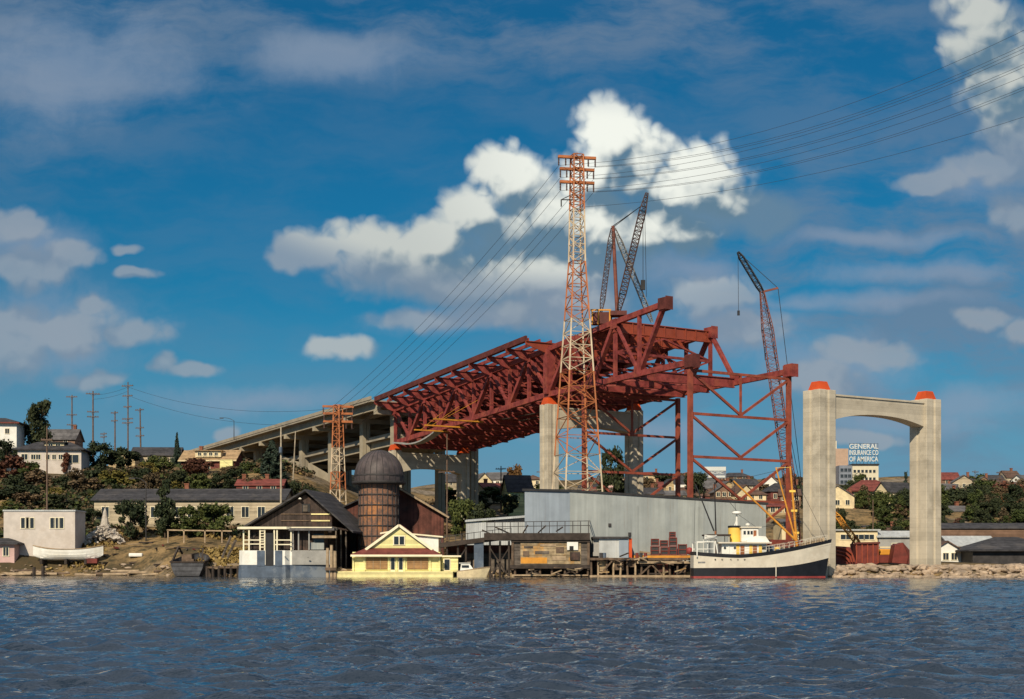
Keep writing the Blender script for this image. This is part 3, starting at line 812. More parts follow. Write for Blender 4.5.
def make_proto(kd, seed):
    """unit tree: height 1, crown width about 1 where the kind allows"""
    rng = np.random.default_rng(seed); cs = []; mb = MB()
    if kd == 'round':
        for i in range(26):
            a = rng.random()*2*PI; z = rng.uniform(.25, .92); rad = .42*math.sqrt(max(.05, 1-((z-.55)/.48)**2))*rng.uniform(.3, 1)
            cs.append((rad*math.cos(a), rad*math.sin(a), z, rng.uniform(.08, .17)))
        V, Fc = leaf_cloud(cs, 3600, 1, .031, rng)
        mb.tube((0,0,-.1), (0,0,.35), .035, .022, 7); mb.tube((0,0,.3), (.02,.01,.75), .022, .006, 6)
        for i in range(6):
            a = i*1.05; mb.tube((0,0,.28+.05*i), (.27*math.cos(a), .27*math.sin(a), .5+.05*i), .014, .004, 5)
    elif kd == 'bush':
        for i in range(20):
            a = rng.random()*2*PI; z = rng.uniform(.08, .8); rad = .45*math.sqrt(max(.05, 1-(z/.95)**2))*rng.uniform(.3, 1)
            cs.append((rad*math.cos(a), rad*math.sin(a), z, rng.uniform(.10, .22)))
        V, Fc = leaf_cloud(cs, 1500, 1, .042, rng)
        for i in range(5):
            a = i*1.25; mb.tube((.03*math.cos(a),.03*math.sin(a),-.15), (.25*math.cos(a),.25*math.sin(a),.55), .02, .005, 5)
    elif kd == 'conifer':
        for i in range(15):
            z = .12+.86*i/14; rad = .42*(1-z)**.85+.02
            m_ = max(3, int(9*(1-z)+2))
            for j in range(m_):
                a = j*2*PI/m_+rng.random(); rr = rad*rng.uniform(.55, 1.0)
                for q in (.35, .7, 1.0): cs.append((rr*q*math.cos(a), rr*q*math.sin(a), z-.045*q, .028+.035*(1-z)))
        V, Fc = leaf_cloud(cs, 4600, 1, .026, rng)
        mb.tube((0,0,-.1), (0,0,.98), .026, .003, 6)
    elif kd == 'column':
        for i in range(24):
            z = rng.uniform(.1, .97); rad = .3*math.sin(PI*min(1, (z+.12)/1.12))**.7*rng.uniform(.1, 1); a = rng.random()*2*PI
            cs.append((rad*math.cos(a), rad*math.sin(a), z, rng.uniform(.07, .13)))
        V, Fc = leaf_cloud(cs, 3000, 1, .031, rng)
        mb.tube((0,0,-.1), (0,0,.9), .03, .005, 6)
    elif kd == 'windswept':
        for (x, z, r, n) in ((.10,.93,.09,4),(.18,.88,.08,3),(.02,.82,.13,5),(-.12,.74,.13,5),(.05,.66,.16,6),(-.25,.6,.12,4),(-.05,.5,.2,7),(.18,.5,.14,4),(-.35,.45,.10,3),(.1,.32,.18,5),(.3,.33,.1,3),(-.25,.3,.12,3)):
            for q in range(n): cs.append((x+rng.normal(0,.05), rng.normal(0,.14), z+rng.normal(0,.03), r*rng.uniform(.5,.9)))
        V, Fc = leaf_cloud(cs, 4200, 1, .022, rng)
        mb.tube((0,0,-.1), (.02,0,.5), .04, .022, 7); mb.tube((.02,0,.5), (.12,0,.95), .02, .005, 6)
        for x, z in ((-.3,.45),(-.15,.7),(.28,.4),(.2,.85)): mb.tube((.02,0,z-.15), (x,0,z), .014, .004, 5)
    CROWN[(kd, seed)] = (V, Fc); 
    t = mb.build('trunk', M['bark']); TRUNK[(kd, seed)] = t.data; bpy.data.objects.remove(t)
PROTO_ME = {}
def tree(name, kd, seed, px, ytop, ybase, Y, wpx, mat, label, group=None, z0=None, depth=1.0):
    if (kd, seed) not in CROWN: make_proto(kd, seed)
    key = (kd, seed, mat)
    if key not in PROTO_ME: PROTO_ME[key] = mesh_from('crown', *CROWN[(kd, seed)], M[mat])
    x = (px-512)/F*Y; g = gz(x, Y) if z0 is None else z0
    zt_ = CZ+(HY-ytop)/F*Y; zb_ = min(CZ+(HY-ybase)/F*Y, g) if ybase is not None else g
    h = zt_-zb_; w = wpx/F*Y
    T = thing(name, label, 'bush' if 'bush' in name or 'shrub' in name else 'tree', (x, Y, zb_), random.random()*.6-.3 if kd == 'windswept' else random.random()*6.28, group)
    c = bpy.data.objects.new('crown', PROTO_ME[key]); COL.objects.link(c); c.parent = T; c.scale = (w/.9, w/.9*depth, h)
    t = bpy.data.objects.new('trunk', TRUNK[(kd, seed)]); COL.objects.link(t); t.parent = T; t.scale = (w/.9, w/.9, h)
    return T
# undergrowth: one mass of brush and dry grass nobody could count
def brush(name, n, area, size, mat, seed, per=26, hh=(.5, 1.6), dens=None):
    rng = np.random.default_rng(seed); Vs = []; Fs = []; o = 0
    for i in range(n):
        for _ in range(20):
            x = rng.uniform(area[0], area[1]); y = rng.uniform(area[2], area[3])
            q = math.sin(x*.21+y*.07)+math.sin(y*.18-x*.05+2)+math.sin(x*.055+1)*.7
            if q > -.3 + rng.random()*.8 and (dens is None or dens(x, y)): break
        else: continue
        r = rng.uniform(*hh); z = gz(x, y)
        V, Fc = leaf_cloud([(x, y, z+r*.45, r*.8), (x+r*.6, y, z+r*.3, r*.6), (x-r*.5, y+.3*r, z+r*.35, r*.6)], per, 1, size*r, rng)
        Vs.append(V); Fs.append(Fc+o); o += len(V)
    me = mesh_from(name, np.concatenate(Vs), np.concatenate(Fs), M[mat])
    ob = bpy.data.objects.new(name, me); COL.objects.link(ob); ob['kind'] = 'stuff'; return ob
def nobridge(x, y, big=0):
    pb = 512+F*x/y
    for hp_, hw_, hy_ in HOUSES:
        if abs(pb-hp_) < hw_ and hy_-34 < y < hy_+4 or abs(pb-hp_) < hw_*.75 and big and hy_-big < y < hy_+4: return False
    # keep clear of the viaduct and of the built up shore
    s = (x-52.2)*NX+(y-240)*NY; return not (-9 < s < 34 and y > 300) 

rs0 = random.Random(21); rs = random.Random(11)
# left hill
LHG = 'trees on the left hillside'
tree('wind_bent_cypress', 'windswept', 1, 38, 399, 452, 408, 46, 'leaf_dark', 'tall dark wind bent cypress rising against the sky behind the left bungalow')
tree('broadleaf_tree', 'round', 2, 100, 441, 470, 392, 30, 'leaf_dark', 'dark rounded tree at the right end of the cream bungalow', LHG)
tree('broadleaf_tree', 'round', 3, 124, 447, 472, 396, 30, 'leaf_dark', 'dark broad tree below the tallest left utility pole', LHG)
tree('broadleaf_tree', 'round', 4, 116, 470, 500, 360, 34, 'leaf_yellow', 'round yellow green tree halfway down the left slope', LHG)
tree('conifer_tree', 'conifer', 5, 177, 432, 470, 410, 14, 'leaf_fir', 'slim spire conifer left of the tan roofed house', LHG)
tree('broadleaf_tree', 'round', 6, 197, 458, 485, 385, 34, 'leaf_red', 'dark reddish tree in front of the tan roofed house', LHG)
tree('broadleaf_tree', 'round', 2, 158, 455, 482, 390, 32, 'leaf_green', 'mid green tree between the yellow houses and the tan roofed house', LHG)
tree('fir_tree', 'conifer', 7, 272, 440, 490, 378, 46, 'leaf_fir', 'broad blue green fir standing in front of the viaduct columns', LHG)
tree('broadleaf_tree', 'round', 8, 250, 462, 486, 385, 34, 'leaf_green', 'low green tree between tan roofed house and blue green fir', LHG)
tree('broadleaf_tree', 'round', 9, 131, 499, 545, 284, 34, 'leaf_dark', 'dark rounded tree at the left end of the long cream building', LHG)
tree('poplar_tree', 'column', 10, 165, 482, 541, 285, 36, 'leaf_dark', 'tall dark narrow tree in front of the long cream building', LHG)
tree('broadleaf_tree', 'round', 11, 188, 506, 543, 285, 34, 'leaf_green', 'green bushy tree just right of the tall narrow dark tree', LHG)
tree('broadleaf_tree', 'round', 12, 214, 504, 543, 286, 38, 'leaf_green', 'green bushy tree nearest the dark boathouse roof', LHG)
tree('ornamental_shrub', 'column', 13, 66, 453, 472, 380, 13, 'leaf_red', 'small red conical shrub in front of the cream bungalow')
tree('broadleaf_tree', 'round', 3, 12, 455, 490, 372, 42, 'leaf_red', 'reddish bushy tree below the white house at the far left', LHG)
tree('broadleaf_tree', 'round', 8, 45, 470, 498, 358, 46, 'leaf_brush', 'olive brown tree on the slope below the bungalow', LHG)
tree('broadleaf_tree', 'round', 4, 18, 484, 512, 330, 44, 'leaf_dark', 'dark bushy tree above the left end of the white flat roofed building', LHG)
tree('broadleaf_tree', 'round', 6, 84, 478, 506, 345, 38, 'leaf_brush', 'olive brown tree left of the yellow green tree', LHG)
tree('broadleaf_tree', 'round', 9, 93, 508, 530, 300, 26, 'leaf_dark', 'dark bush between the white building and the long cream building', LHG)
TL = [(14,474,500,345,30,'leaf_dark'),(30,462,486,372,28,'leaf_green'),(62,476,502,350,30,'leaf_dark'),(72,468,492,366,26,'leaf_brush'),(96,470,494,362,28,'leaf_dark'),(140,468,494,368,30,'leaf_dark'),
      (150,474,500,345,26,'leaf_brush'),(178,470,492,366,26,'leaf_dark'),(200,474,496,350,28,'leaf_green'),(222,472,494,356,26,'leaf_dark'),(236,468,490,366,24,'leaf_dark'),(28,492,514,318,30,'leaf_brush'),(60,494,514,316,32,'leaf_dark'),(102,490,514,318,28,'leaf_dark'),
      (148,462,484,384,20,'leaf_yellow'),(228,466,484,380,22,'leaf_brush'),(290,482,500,352,24,'leaf_dark'),(252,476,496,350,24,'leaf_brush'),(310,486,504,345,24,'leaf_dark'),(6,440,470,395,26,'leaf_dark')]
for px, a, b_, Y, w, m_ in TL:
    tree('hillside_tree', 'round', rs0.choice([2,3,4,6,8,9,11,12]), px, a, b_, Y, w, m_, 'leafy tree in the thick growth covering the left slope above the shore buildings', 'thick growth on the left slope')
TL = [(452,490,508,420,26,'leaf_dark'),(470,486,506,440,24,'leaf_green'),(508,494,512,390,22,'leaf_dark'),(462,500,518,340,30,'leaf_green'),(482,502,520,335,30,'leaf_dark'),(540,484,505,470,22,'leaf_dark'),(560,486,505,460,22,'leaf_green'),(590,486,505,470,24,'leaf_dark')]
for px, a, b_, Y, w, m_ in TL:
    tree('hillside_tree', 'round', rs0.choice([2,3,4,6,8,9,11,12]), px, a, b_, Y, w, m_, 'dark leafy tree among the houses seen under the truss', 'trees under the truss')
# middle
tree('autumn_tree', 'round', 2, 516, 464, 492, 560, 22, 'leaf_brown', 'round rusty brown autumn tree on the skyline left of the second pier')
tree('broadleaf_tree', 'round', 4, 494, 486, 506, 420, 32, 'leaf_green', 'green tree in front of the white house beyond the truss')
tree('broadleaf_tree', 'round', 3, 478, 494, 512, 400, 26, 'leaf_dark', 'dark tree low beside the shadowed pier column')
tree('broadleaf_tree', 'round', 9, 530, 490, 515, 400, 26, 'leaf_dark', 'dark tree just left of the grey warehouse roof')
tree('dark_tree', 'round', 11, 615, 448, 500, 430, 30, 'leaf_dark', 'large dark tree behind the far column of the second pier')
tree('dark_tree', 'column', 10, 604, 455, 500, 440, 18, 'leaf_dark', 'tall dark tree between mast leg and the far pier column')
tree('round_dark_tree', 'round', 12, 696, 473, 498, 480, 26, 'leaf_dark', 'big round dark tree left of the billboard')
MG = 'shrubs below the truss'
for i in range(14):
    px = rs.uniform(440, 520); Y = rs.uniform(300, 380)
    x = (px-512)/F*Y; yb = HY-(gz(x, Y)-CZ)*F/Y
    tree('hillside_shrub', 'bush', 20+i % 4, px, yb-rs.uniform(6, 11), yb+2, Y, rs.uniform(12, 20), rs.choice(['leaf_green','leaf_brush','leaf_dark']), 'scrubby bush on the bank under the truss', MG)
# right hill
RHG = 'trees on the right hillside'
RT = [('round',2,846,505,532,430,34,'leaf_dark'),('round',3,868,512,536,400,38,'leaf_green'),('round',9,893,502,532,430,34,'leaf_dark'),('round',4,905,512,536,410,30,'leaf_dark'),
      ('round',12,880,499,520,470,30,'leaf_green')]
RL = ['dark tree seen through the portal beside its left column', 'green tree low in the middle of the portal opening', 'dark tree seen through the portal beside its right column', 'dark low tree at the foot of the right portal column', 'green tree under the hip roofed cream house']
for (kd, sd, px, a, b, Y, w, m_), lb in zip(RT, RL): tree('broadleaf_tree', kd, sd, px, a, b, Y, w, m_, lb, RHG)
for px, a, b_, Y, w, m_, lb in ((848,520,546,350,26,'leaf_dark','dark tree at the left foot of the slope inside the portal'),(878,522,545,350,28,'leaf_green','green tree between the low buildings inside the portal'),(900,520,545,345,26,'leaf_brush','olive tree at the right foot of the slope inside the portal')):
    tree('broadleaf_tree', 'round', rs.choice([2,3,4,9]), px, a, b_, Y, w, m_, lb, RHG)
tree('cypress_tree', 'column', 10, 906, 473, 500, 560, 13, 'leaf_fir', 'slim dark cypress beside the right portal column on the skyline', RHG)
RT = [(962,484,532,420,42,'leaf_dark','large dark tree right of the portal, among the houses'),(985,478,512,470,34,'leaf_green','broad green tree between the pale houses at the right'),(1008,482,528,430,44,'leaf_red','reddish brown tree at the right edge of the hill'),
      (1024,478,522,450,40,'leaf_brush','olive tree cut by the right edge of the picture'),(946,490,520,460,24,'leaf_dark','dark tree close to the right side of the right portal column'),(990,498,532,400,40,'leaf_brown','brown tinted tree above the dark hip roofed shed')]
for px, a, b, Y, w, m_, lb in RT: tree('broadleaf_tree', 'round', rs.choice([2,3,4,9,11,12]), px, a, b, Y, w, m_, lb, RHG)
for px, a, Y in ((858,474,620),(640,478,560),(664,474,600),(735,478,560),(762,484,520),(790,474,560),(940,478,620),(975,474,640),(1015,474,660),(553,482,600),(470,480,600)):
    tree('broadleaf_tree', 'round', rs.choice([2,3,4,9,11,12]), px, a, a+22, Y, rs.uniform(18, 30), rs.choice(['leaf_dark','leaf_green','leaf_brush','leaf_dark']), 'small distant tree on the far ridge among the roofs', 'distant trees on the far ridge')

# ------------------------------------------------------------------ houses
HOUSES = []
def house(name, label, px, ybase, Y, wpx, d, hpx, roof, rhpx, wall, rf, rz=0, over=.5, wins=(), chim=None, ridge='x', group=None, cat='house', trim=None, dormer=None, winw=1.1, winh=1.4, z0=None):
    """local x to the right, y away from the viewer; wpx, hpx, rhpx: width, eave height and roof height as seen"""
    x = (px-512)/F*Y; zb = (CZ+(HY-ybase)/F*Y) if z0 is None else z0
    HOUSES.append((px, wpx/2+1, Y))
    w = wpx/F*Y; h = hpx/F*Y; rh = rhpx/F*Y
    T = thing(name, label, cat, (x, Y, zb), rz, group)
    mb = MB(); base = -6
    hw, hd = w/2, d/2
    if roof == 'gable' and ridge == 'y':
        mb.extr([(-hw,-hd,base),(hw,-hd,base),(hw,-hd,h),(0,-hd,h+rh),(-hw,-hd,h)], (0,d,0))
    elif roof == 'gable':
        mb.extr([(-hw,-hd,base),(-hw,hd,base),(-hw,hd,h),(-hw,0,h+rh),(-hw,-hd,h)], (w,0,0))
    else: mb.box((0,0,(h+base)/2), (w,d,h-base))
    mb.build('wall', M[wall], T)
    mb = MB(); o = over; t = .22
    if roof == 'gable':
        a, b = (hw, hd) if ridge == 'y' else (hd, hw)
        sl_ = rh/a; e = a+o; ze = h-o*sl_
        for s in (-1, 1):
            poly = [(s*.001, 0, h+rh+.02), (s*e, 0, ze+.02), (s*e, 0, ze+t+.02), (s*.001, 0, h+rh+t*1.1+.02)]
            if ridge == 'y': mb.extr([(p[0], -b-o, p[2]) for p in poly], (0, 2*(b+o), 0))
            else: mb.extr([(-b-o, p[0], p[2]) for p in poly], (2*(b+o), 0, 0))
    elif roof == 'hip':
        e1, e2 = hw+o, hd+o; ins = min(e1, e2)*.92
        if e1 >= e2: top = [(-(e1-ins),0),(e1-ins,0)]
        else: top = [(0,-(e2-ins)),(0,e2-ins)]
        vs = [(-e1,-e2,h-.1),(e1,-e2,h-.1),(e1,e2,h-.1),(-e1,e2,h-.1),(-e1,-e2,h+.15),(e1,-e2,h+.15),(e1,e2,h+.15),(-e1,e2,h+.15)]+[(p[0],p[1],h+rh) for p in top]
        if e1 >= e2: fs = [(3,2,1,0),(0,1,5,4),(1,2,6,5),(2,3,7,6),(3,0,4,7),(4,5,9,8),(5,6,9),(6,7,8,9),(7,4,8)]
        else: fs = [(3,2,1,0),(0,1,5,4),(1,2,6,5),(2,3,7,6),(3,0,4,7),(4,5,8),(5,6,9,8),(6,7,9),(7,4,8,9)]
        mb.add(vs, fs)
    elif roof == 'mono':
        mb.hexa([(-hw-o,-hd-o,h),(hw+o,-hd-o,h),(hw+o,hd+o,h+rh),(-hw-o,hd+o,h+rh),(-hw-o,-hd-o,h+t),(hw+o,-hd-o,h+t),(hw+o,hd+o,h+rh+t),(-hw-o,hd+o,h+rh+t)])
    else:
        mb.box((0,0,h+.15), (w+2*o,d+2*o,.3))
    R_ = mb.build('roof', M[rf], T)
    if trim:
        mb = MB()
        if roof == 'gable' and ridge == 'y':
            sl_ = rh/hw; e = hw+o
            for s in (-1, 1): mb.bar((0, -hd-o-.06, h+rh+.1), (s*e, -hd-o-.06, h-o*sl_+.1), .12, .38)
        else: mb.bar((-hw-o, -hd-o-.06, h-.12 if roof != 'gable' else h-o*rh/hd+.1), (hw+o, -hd-o-.06, h-.12 if roof != 'gable' else h-o*rh/hd+.1), .12, .35)
        mb.build('fascia', M[trim], T)
    if chim:
        for cx in (chim if isinstance(chim, (list, tuple)) else [chim]):
            mb = MB(); mb.box((cx*hw, .15*d if ridge == 'x' else 0, h+rh*.55+.6), (.9,.9,rh*.9+1.6)); mb.box((cx*hw, .15*d if ridge == 'x' else 0, h+rh+1.4), (1.1,1.1,.25)); mb.build('chimney', M['brickred'], R_)
    for wv in wins:
        u, v = wv[0], wv[1]; ww = wv[2] if len(wv) > 2 else winw; wh = wv[3] if len(wv) > 3 else winh
        window(T, (u*hw, -hd, v*h), ww, wh, face=wv[4] if len(wv) > 4 else 'f', hw=hw, hd=hd)
    return T
def window(T, c, ww, wh, face='f', hw=0, hd=0, frame='trimcream', pane='glass', bars=1, proud=.05):
    """frame (with bars) standing a little proud of the wall, pane set inside it"""
    x, y, z = c; fr = MB(); t = .11
    fr.box((0,0,wh/2+t/2), (ww+2*t,.12,t)); fr.box((0,0,-wh/2-t/2), (ww+2*t+.1,.16,t))
    for s in (-1, 1): fr.box((s*(ww/2+t/2),0,0), (t,.12,wh))
    for q in range(bars): fr.box((-ww/2+ww*(q+1)/(bars+1),.0,0), (.07,.10,wh-.01))
    fo = fr.build('window', M[frame], T)
    po = MB().box((0,.02,0), (ww-.004,.05,wh-.004)).build('pane', M[pane], fo)
    if face == 'f': fo.location = (x, y-proud, z)
    else:
        s = -1 if face == 'l' else 1
        fo.location = (s*(hw+proud), x if isinstance(x, (int, float)) else 0, z); fo.rotation_euler = (0,0,s*PI/2)
    return fo
W4 = [(-.72,.55),(-.25,.55),(.25,.55),(.72,.55)]
W3 = [(-.6,.55),(0,.55),(.6,.55)]
W2 = [(-.45,.55),(.45,.55)]
# left hill
house('apartment_house', 'big white house with red eaves at the far left edge of the hill', 2, 458, 402, 36, 9, 34, 'hip', 6, 'whitep', 'roof_dk', .1, 1.0, [(-.6,.75),(-.1,.75),(.5,.75),(-.6,.3),(-.1,.3),(.5,.3)], trim='roof_red')
T = house('bungalow', 'long cream bungalow with dark hip roofs on the left hilltop', 54, 469, 385, 62, 9, 18, 'hip', 9, 'offwhite', 'roof_dk', .05, .9, [(-.78,.6,1.6,1.5),(-.5,.6,1.2,1.3),(-.35,.6,1.2,1.3),(-.05,.6,1.0,1.3),(.15,.6,1.0,1.3),(.35,.6,1.0,1.3),(.72,.5,3.4,2.2)], chim=None)
w_ = 62/F*385; mb = MB(); mb.box((.05*w_,-1.2,18/F*385+1.1), (5.2,3.2,1.9)); mb.build('dormer', M['cream'], T)
mb = MB(); mb.box((.05*w_,-1.3,18/F*385+2.15), (6.4,4.4,.25)); mb.build('dormer_roof', M['roof_dk'], T)
window(T, (.05*w_-1, -2.82, 18/F*385+1.2), 1.2, 1.0); window(T, (.05*w_+1, -2.82, 18/F*385+1.2), 1.2, 1.0)
house('small_house', 'weathered house with grey roof showing over the bungalow', 62, 446, 430, 34, 8, 6, 'gable', 10, 'brown_house', 'roof_grey', 0, .5, W2, chim=.7)
house('yellow_house', 'yellow flat fronted house behind the poles on the left hill', 124, 468, 430, 26, 8, 15, 'flat', 0, 'tanwall', 'tar', .1, .3, W3)
house('dark_roofed_house', 'long dark roofed house left of the spire conifer', 158, 466, 440, 46, 9, 10, 'gable', 8, 'creamwall', 'roof_dk', .05, .6, W4)
T = house('tan_roofed_house', 'large house with broad tan roof, red brown wall and yellow bay on the left hill', 213, 478, 402, 54, 10, 17, 'gable', 10, 'darkred_house', 'roof_tan', -.08, .7, [(-.35,.55,2.4,1.5),(.0,.55,1.2,1.4)], trim='cream', chim=-.5)
h_ = 17/F*402
mb = MB(); mb.box((0,-3.6,h_+1.6), (7.4,2.6,1.7)); mb.build('dormer', M['cream'], T); mb = MB(); mb.box((0,-3.7,h_+2.55), (8.4,3.6,.22)); mb.build('dormer_roof', M['roof_tan'], T)
for q in (-2.4,-.8,.8,2.4): window(T, (q, -4.92, h_+1.6), .9, .9)
mb = MB(); mb.box((5.6,-5.4,h_*.5-.4), (3.6,1.4,h_+.6)); mb.build('bay', M['yellow'], T)
T = house('red_cottage', 'low red roofed cottage behind the long cream building', 262, 494, 350, 46, 7, 8, 'gable', 6, 'darkred_house', 'roof_red', 0, .4, W3, chim=[-.8, .2])
# long cream building
T = house('long_building', 'long cream industrial building with a grey roof above the grassy shore', 196, 533, 306, 186, 13, 32, 'gable', 11, 'creamwall', 'roof_dk', -.02, .6,
      [(-.88,.62,1.5,2.2),(-.50,.62,1.5,2.2),(-.36,.62,1.5,2.2),(-.1,.62,1.5,2.2),(.03,.62,1.5,2.2),(.13,.62,1.5,2.2),(.28,.62,1.5,2.2),(.44,.62,1.5,2.2),(.60,.62,1.5,2.2),(.77,.62,1.5,2.2)], cat='building', chim=[-.12])
# white building
T = house('white_building', 'low flat roofed white building with two paired windows behind the lifeboat', 45, 546, 276, 70, 7, 34, 'flat', 0, 'offwhite', 'lightmetal', .02, .15, [], cat='building')
w_ = 70/F*276/2; h_ = 34/F*276
for u in (-.40,-.26,.42,.57): window(T, (u*w_, -3.5, h_*.66), 1.5, 2.0)
house('pink_pavilion', 'small pink and dark roofed pavilion at the left edge of the shore', 3, 564, 271.5, 30, 4, 20, 'hip', 6, 'pinkwall', 'roof_dk', 0, .9, [(-.2,.62,1.0,1.6),(.45,.62,1.0,1.6)], cat='pavilion', z0=2.2)
# middle distance
house('white_house', 'white gabled house beyond the truss with a neighbour in cream', 481, 491, 470, 16, 8, 9, 'gable', 8, 'cream', 'roof_grey', .3, .4, W2, ridge='y')
house('cream_house', 'cream gabled house just left of the dark roofed yellow house', 497, 489, 480, 20, 8, 9, 'gable', 7, 'whitep', 'roof_grey', -.3, .4, W2)
house('yellow_fronted_house', 'dark roofed house with a small yellow front beside the warehouse corner', 517, 506, 400, 24, 10, 14, 'gable', 16, 'yellow', 'roof_dk', .2, .5, W2)
house('grey_house', 'dark grey roofed house behind the shadowed pier', 458, 486, 560, 30, 8, 4, 'gable', 8, 'creamwall', 'roof_dk', 0, .5, W2)
house('pale_house', 'pale house on the skyline right of the rusty brown tree', 533, 487, 560, 18, 8, 7, 'hip', 5, 'cream', 'roof_brown', 0, .5, W2)
# behind the warehouse and tower legs
mid = [(612,500,480,28,9,8,'creamwall','roof_brown','brown roofed house left of the far column of the second pier'),
       (652,494,520,26,8,7,'yellow','roof_red','yellow house with red roof right of the far pier column'),
       (672,502,460,30,8,6,'cream','roof_grey','cream house with wide grey roof in front of the yellow house'),
       (648,482,640,40,8,5,'tanwall','roof_red','long red roofed house on the ridge right of the pier'),
       (722,498,470,26,7,10,'brown_house','roof_grey','steep grey roofed house below the billboard'),
       (744,491,520,30,7,8,'creamwall','roof_dk','dark roofed house right of the billboard'),
       (757,500,450,24,6,8,'cream','roof_brown','cream house behind the yellow ship boom'),
       (770,489,540,20,6,10,'whitep','roof_grey','white gabled house high behind the ship boom'),
       (776,514,380,30,9,7,'tanwall','roof_red','tan house with red roof right of the warehouse end'),
       (735,481,640,36,5,6,'brown_house','roof_dk','long brown house on the ridge right of the billboard'),
       (790,502,430,26,8,8,'brown_house','roof_brown','brown house beside the right falsework leg'),
       (786,530,320,22,9,4,'cream','roof_grey','white low house behind the ship foremast')]
for i, (px, yb, Y, w, h, rh, wl, rf, lb) in enumerate(mid):
    house('hill_house', lb, px, yb, Y, w*.78, 7.5, h*.8, 'gable' if i % 3 else 'hip', rh*.72, wl, rf, rs.uniform(-.3,.3), .5, W3 if w > 25 else W2, chim=.5 if i % 2 else None, group='houses on the far hillside', ridge='y' if i in (4, 7) else 'x')
# right hill
house('hip_roofed_house', 'large cream house with a dark red hip roof seen through the portal', 869, 505, 480, 44, 11, 13, 'hip', 12, 'cream', 'roof_red', -.1, 1.3, [(-.7,.6),(-.4,.6),(-.1,.6),(.25,.6),(.55,.6),(.8,.6)])
rgt = [(856,542,345,26,8,5,'whitep','roof_grey','x','long white low house behind the red machinery'),
       (888,539,350,22,7,6,'tanwall','roof_brown','x','tan house behind the right end of the red machinery'),
       (864,529,385,20,7,5,'pinkwall','roof_red','y','pinkish gabled house halfway up the slope inside the portal'),
       (846,507,470,18,9,7,'darkred_house','roof_red','y','small red gabled house left of the hip roofed house'),
       (858,499,560,16,6,4,'brown_house','roof_dk','x','small dark house below the office building'),
       (852,524,400,18,7,5,'whitep','roof_grey','x','small white house low in the portal, left part'),
       (874,520,410,16,7,6,'cream','roof_brown','y','small cream gabled house in the middle of the portal'),
       (893,524,400,14,6,5,'pinkwall','roof_red','x','small pinkish house low in the portal, right part'),
       (868,533,360,30,6,3,'cream','roof_dk','x','long low yellowish building under the portal trees'),
       (948,508,450,26,12,8,'cream','roof_brown','y','cream gabled house right of the portal'),
       (944,486,600,30,7,8,'brown_house','roof_red','x','red roofed house on the ridge right of the portal'),
       (962,490,560,26,8,8,'creamwall','roof_grey','y','pale gabled house on the right ridge'),
       (976,503,500,22,8,6,'cream','roof_tan','x','cream house with tan roof between the right trees'),
       (1000,499,520,24,10,6,'pinkwall','roof_red','x','pink house with red roof near the right edge'),
       (1020,493,560,24,7,5,'whitep','roof_brown','x','white house at the right edge of the ridge'),
       (955,518,400,20,7,6,'whitep','roof_grey','x','white house low right of the portal'),
       (990,486,640,26,6,6,'brown_house','roof_dk','x','dark house on the right ridge by the pole')]
for i, (px, yb, Y, w, h, rh, wl, rf, rdg, lb) in enumerate(rgt):
    house('hill_house', lb, px, yb, Y, w*.85, 8, h*.9, 'gable', rh*.85, wl, rf, rs.uniform(-.25,.25), .5, W3 if w > 20 else W2, chim=.5 if i % 2 else None, group='houses on the right hillside', ridge=rdg)
rh_ = random.Random(5)
def small_houses(n, x0, x1, Y0, Y1, label, group, lift=0):
    k = 0
    for _ in range(n*12):
        if k >= n: break
        px = rh_.uniform(x0, x1); Y = rh_.uniform(Y0, Y1); x = (px-512)/F*Y
        if any(abs(px-a) < b_*.8+4 and abs(Y-c_) < 45 for a, b_, c_ in HOUSES): continue
        s_ = (x-52.2)*NX+(Y-240)*NY
        if -10 < s_ < 36 and x < 10: continue
        yb = HY-(gz(x, Y)-CZ)*F/Y; m_ = F/Y
        house('hill_house', label, px, yb-1, Y, rh_.uniform(6, 10)*m_, 7, rh_.uniform(2.6, 4.2)*m_, rh_.choice(['gable','gable','hip']), rh_.uniform(1.6, 3.2)*m_, rh_.choice(['cream','whitep','creamwall','tanwall','brown_house','darkred_house','pinkwall','cream']),
              rh_.choice(['roof_dk','roof_grey','roof_brown','roof_red','roof_grey']), rh_.uniform(-.5,.5), .4, W2 if m_ < 3 else W3, chim=rh_.choice([None,.5,-.4]), ridge=rh_.choice(['x','y']), group=group); k += 1
small_houses(26, 592, 805, 430, 640, 'small house among the crowded roofs on the ridge behind the warehouse', 'small houses on the ridge behind the warehouse')
small_houses(6, 838, 905, 400, 480, 'small house half hidden by trees on the slope framed by the portal', 'small houses framed by the portal')
small_houses(15, 938, 1024, 470, 660, 'small house half hidden by trees on the slope right of the portal', 'small houses right of the portal')
small_houses(7, 446, 540, 430, 620, 'small distant house seen below the truss', 'small houses seen below the truss')
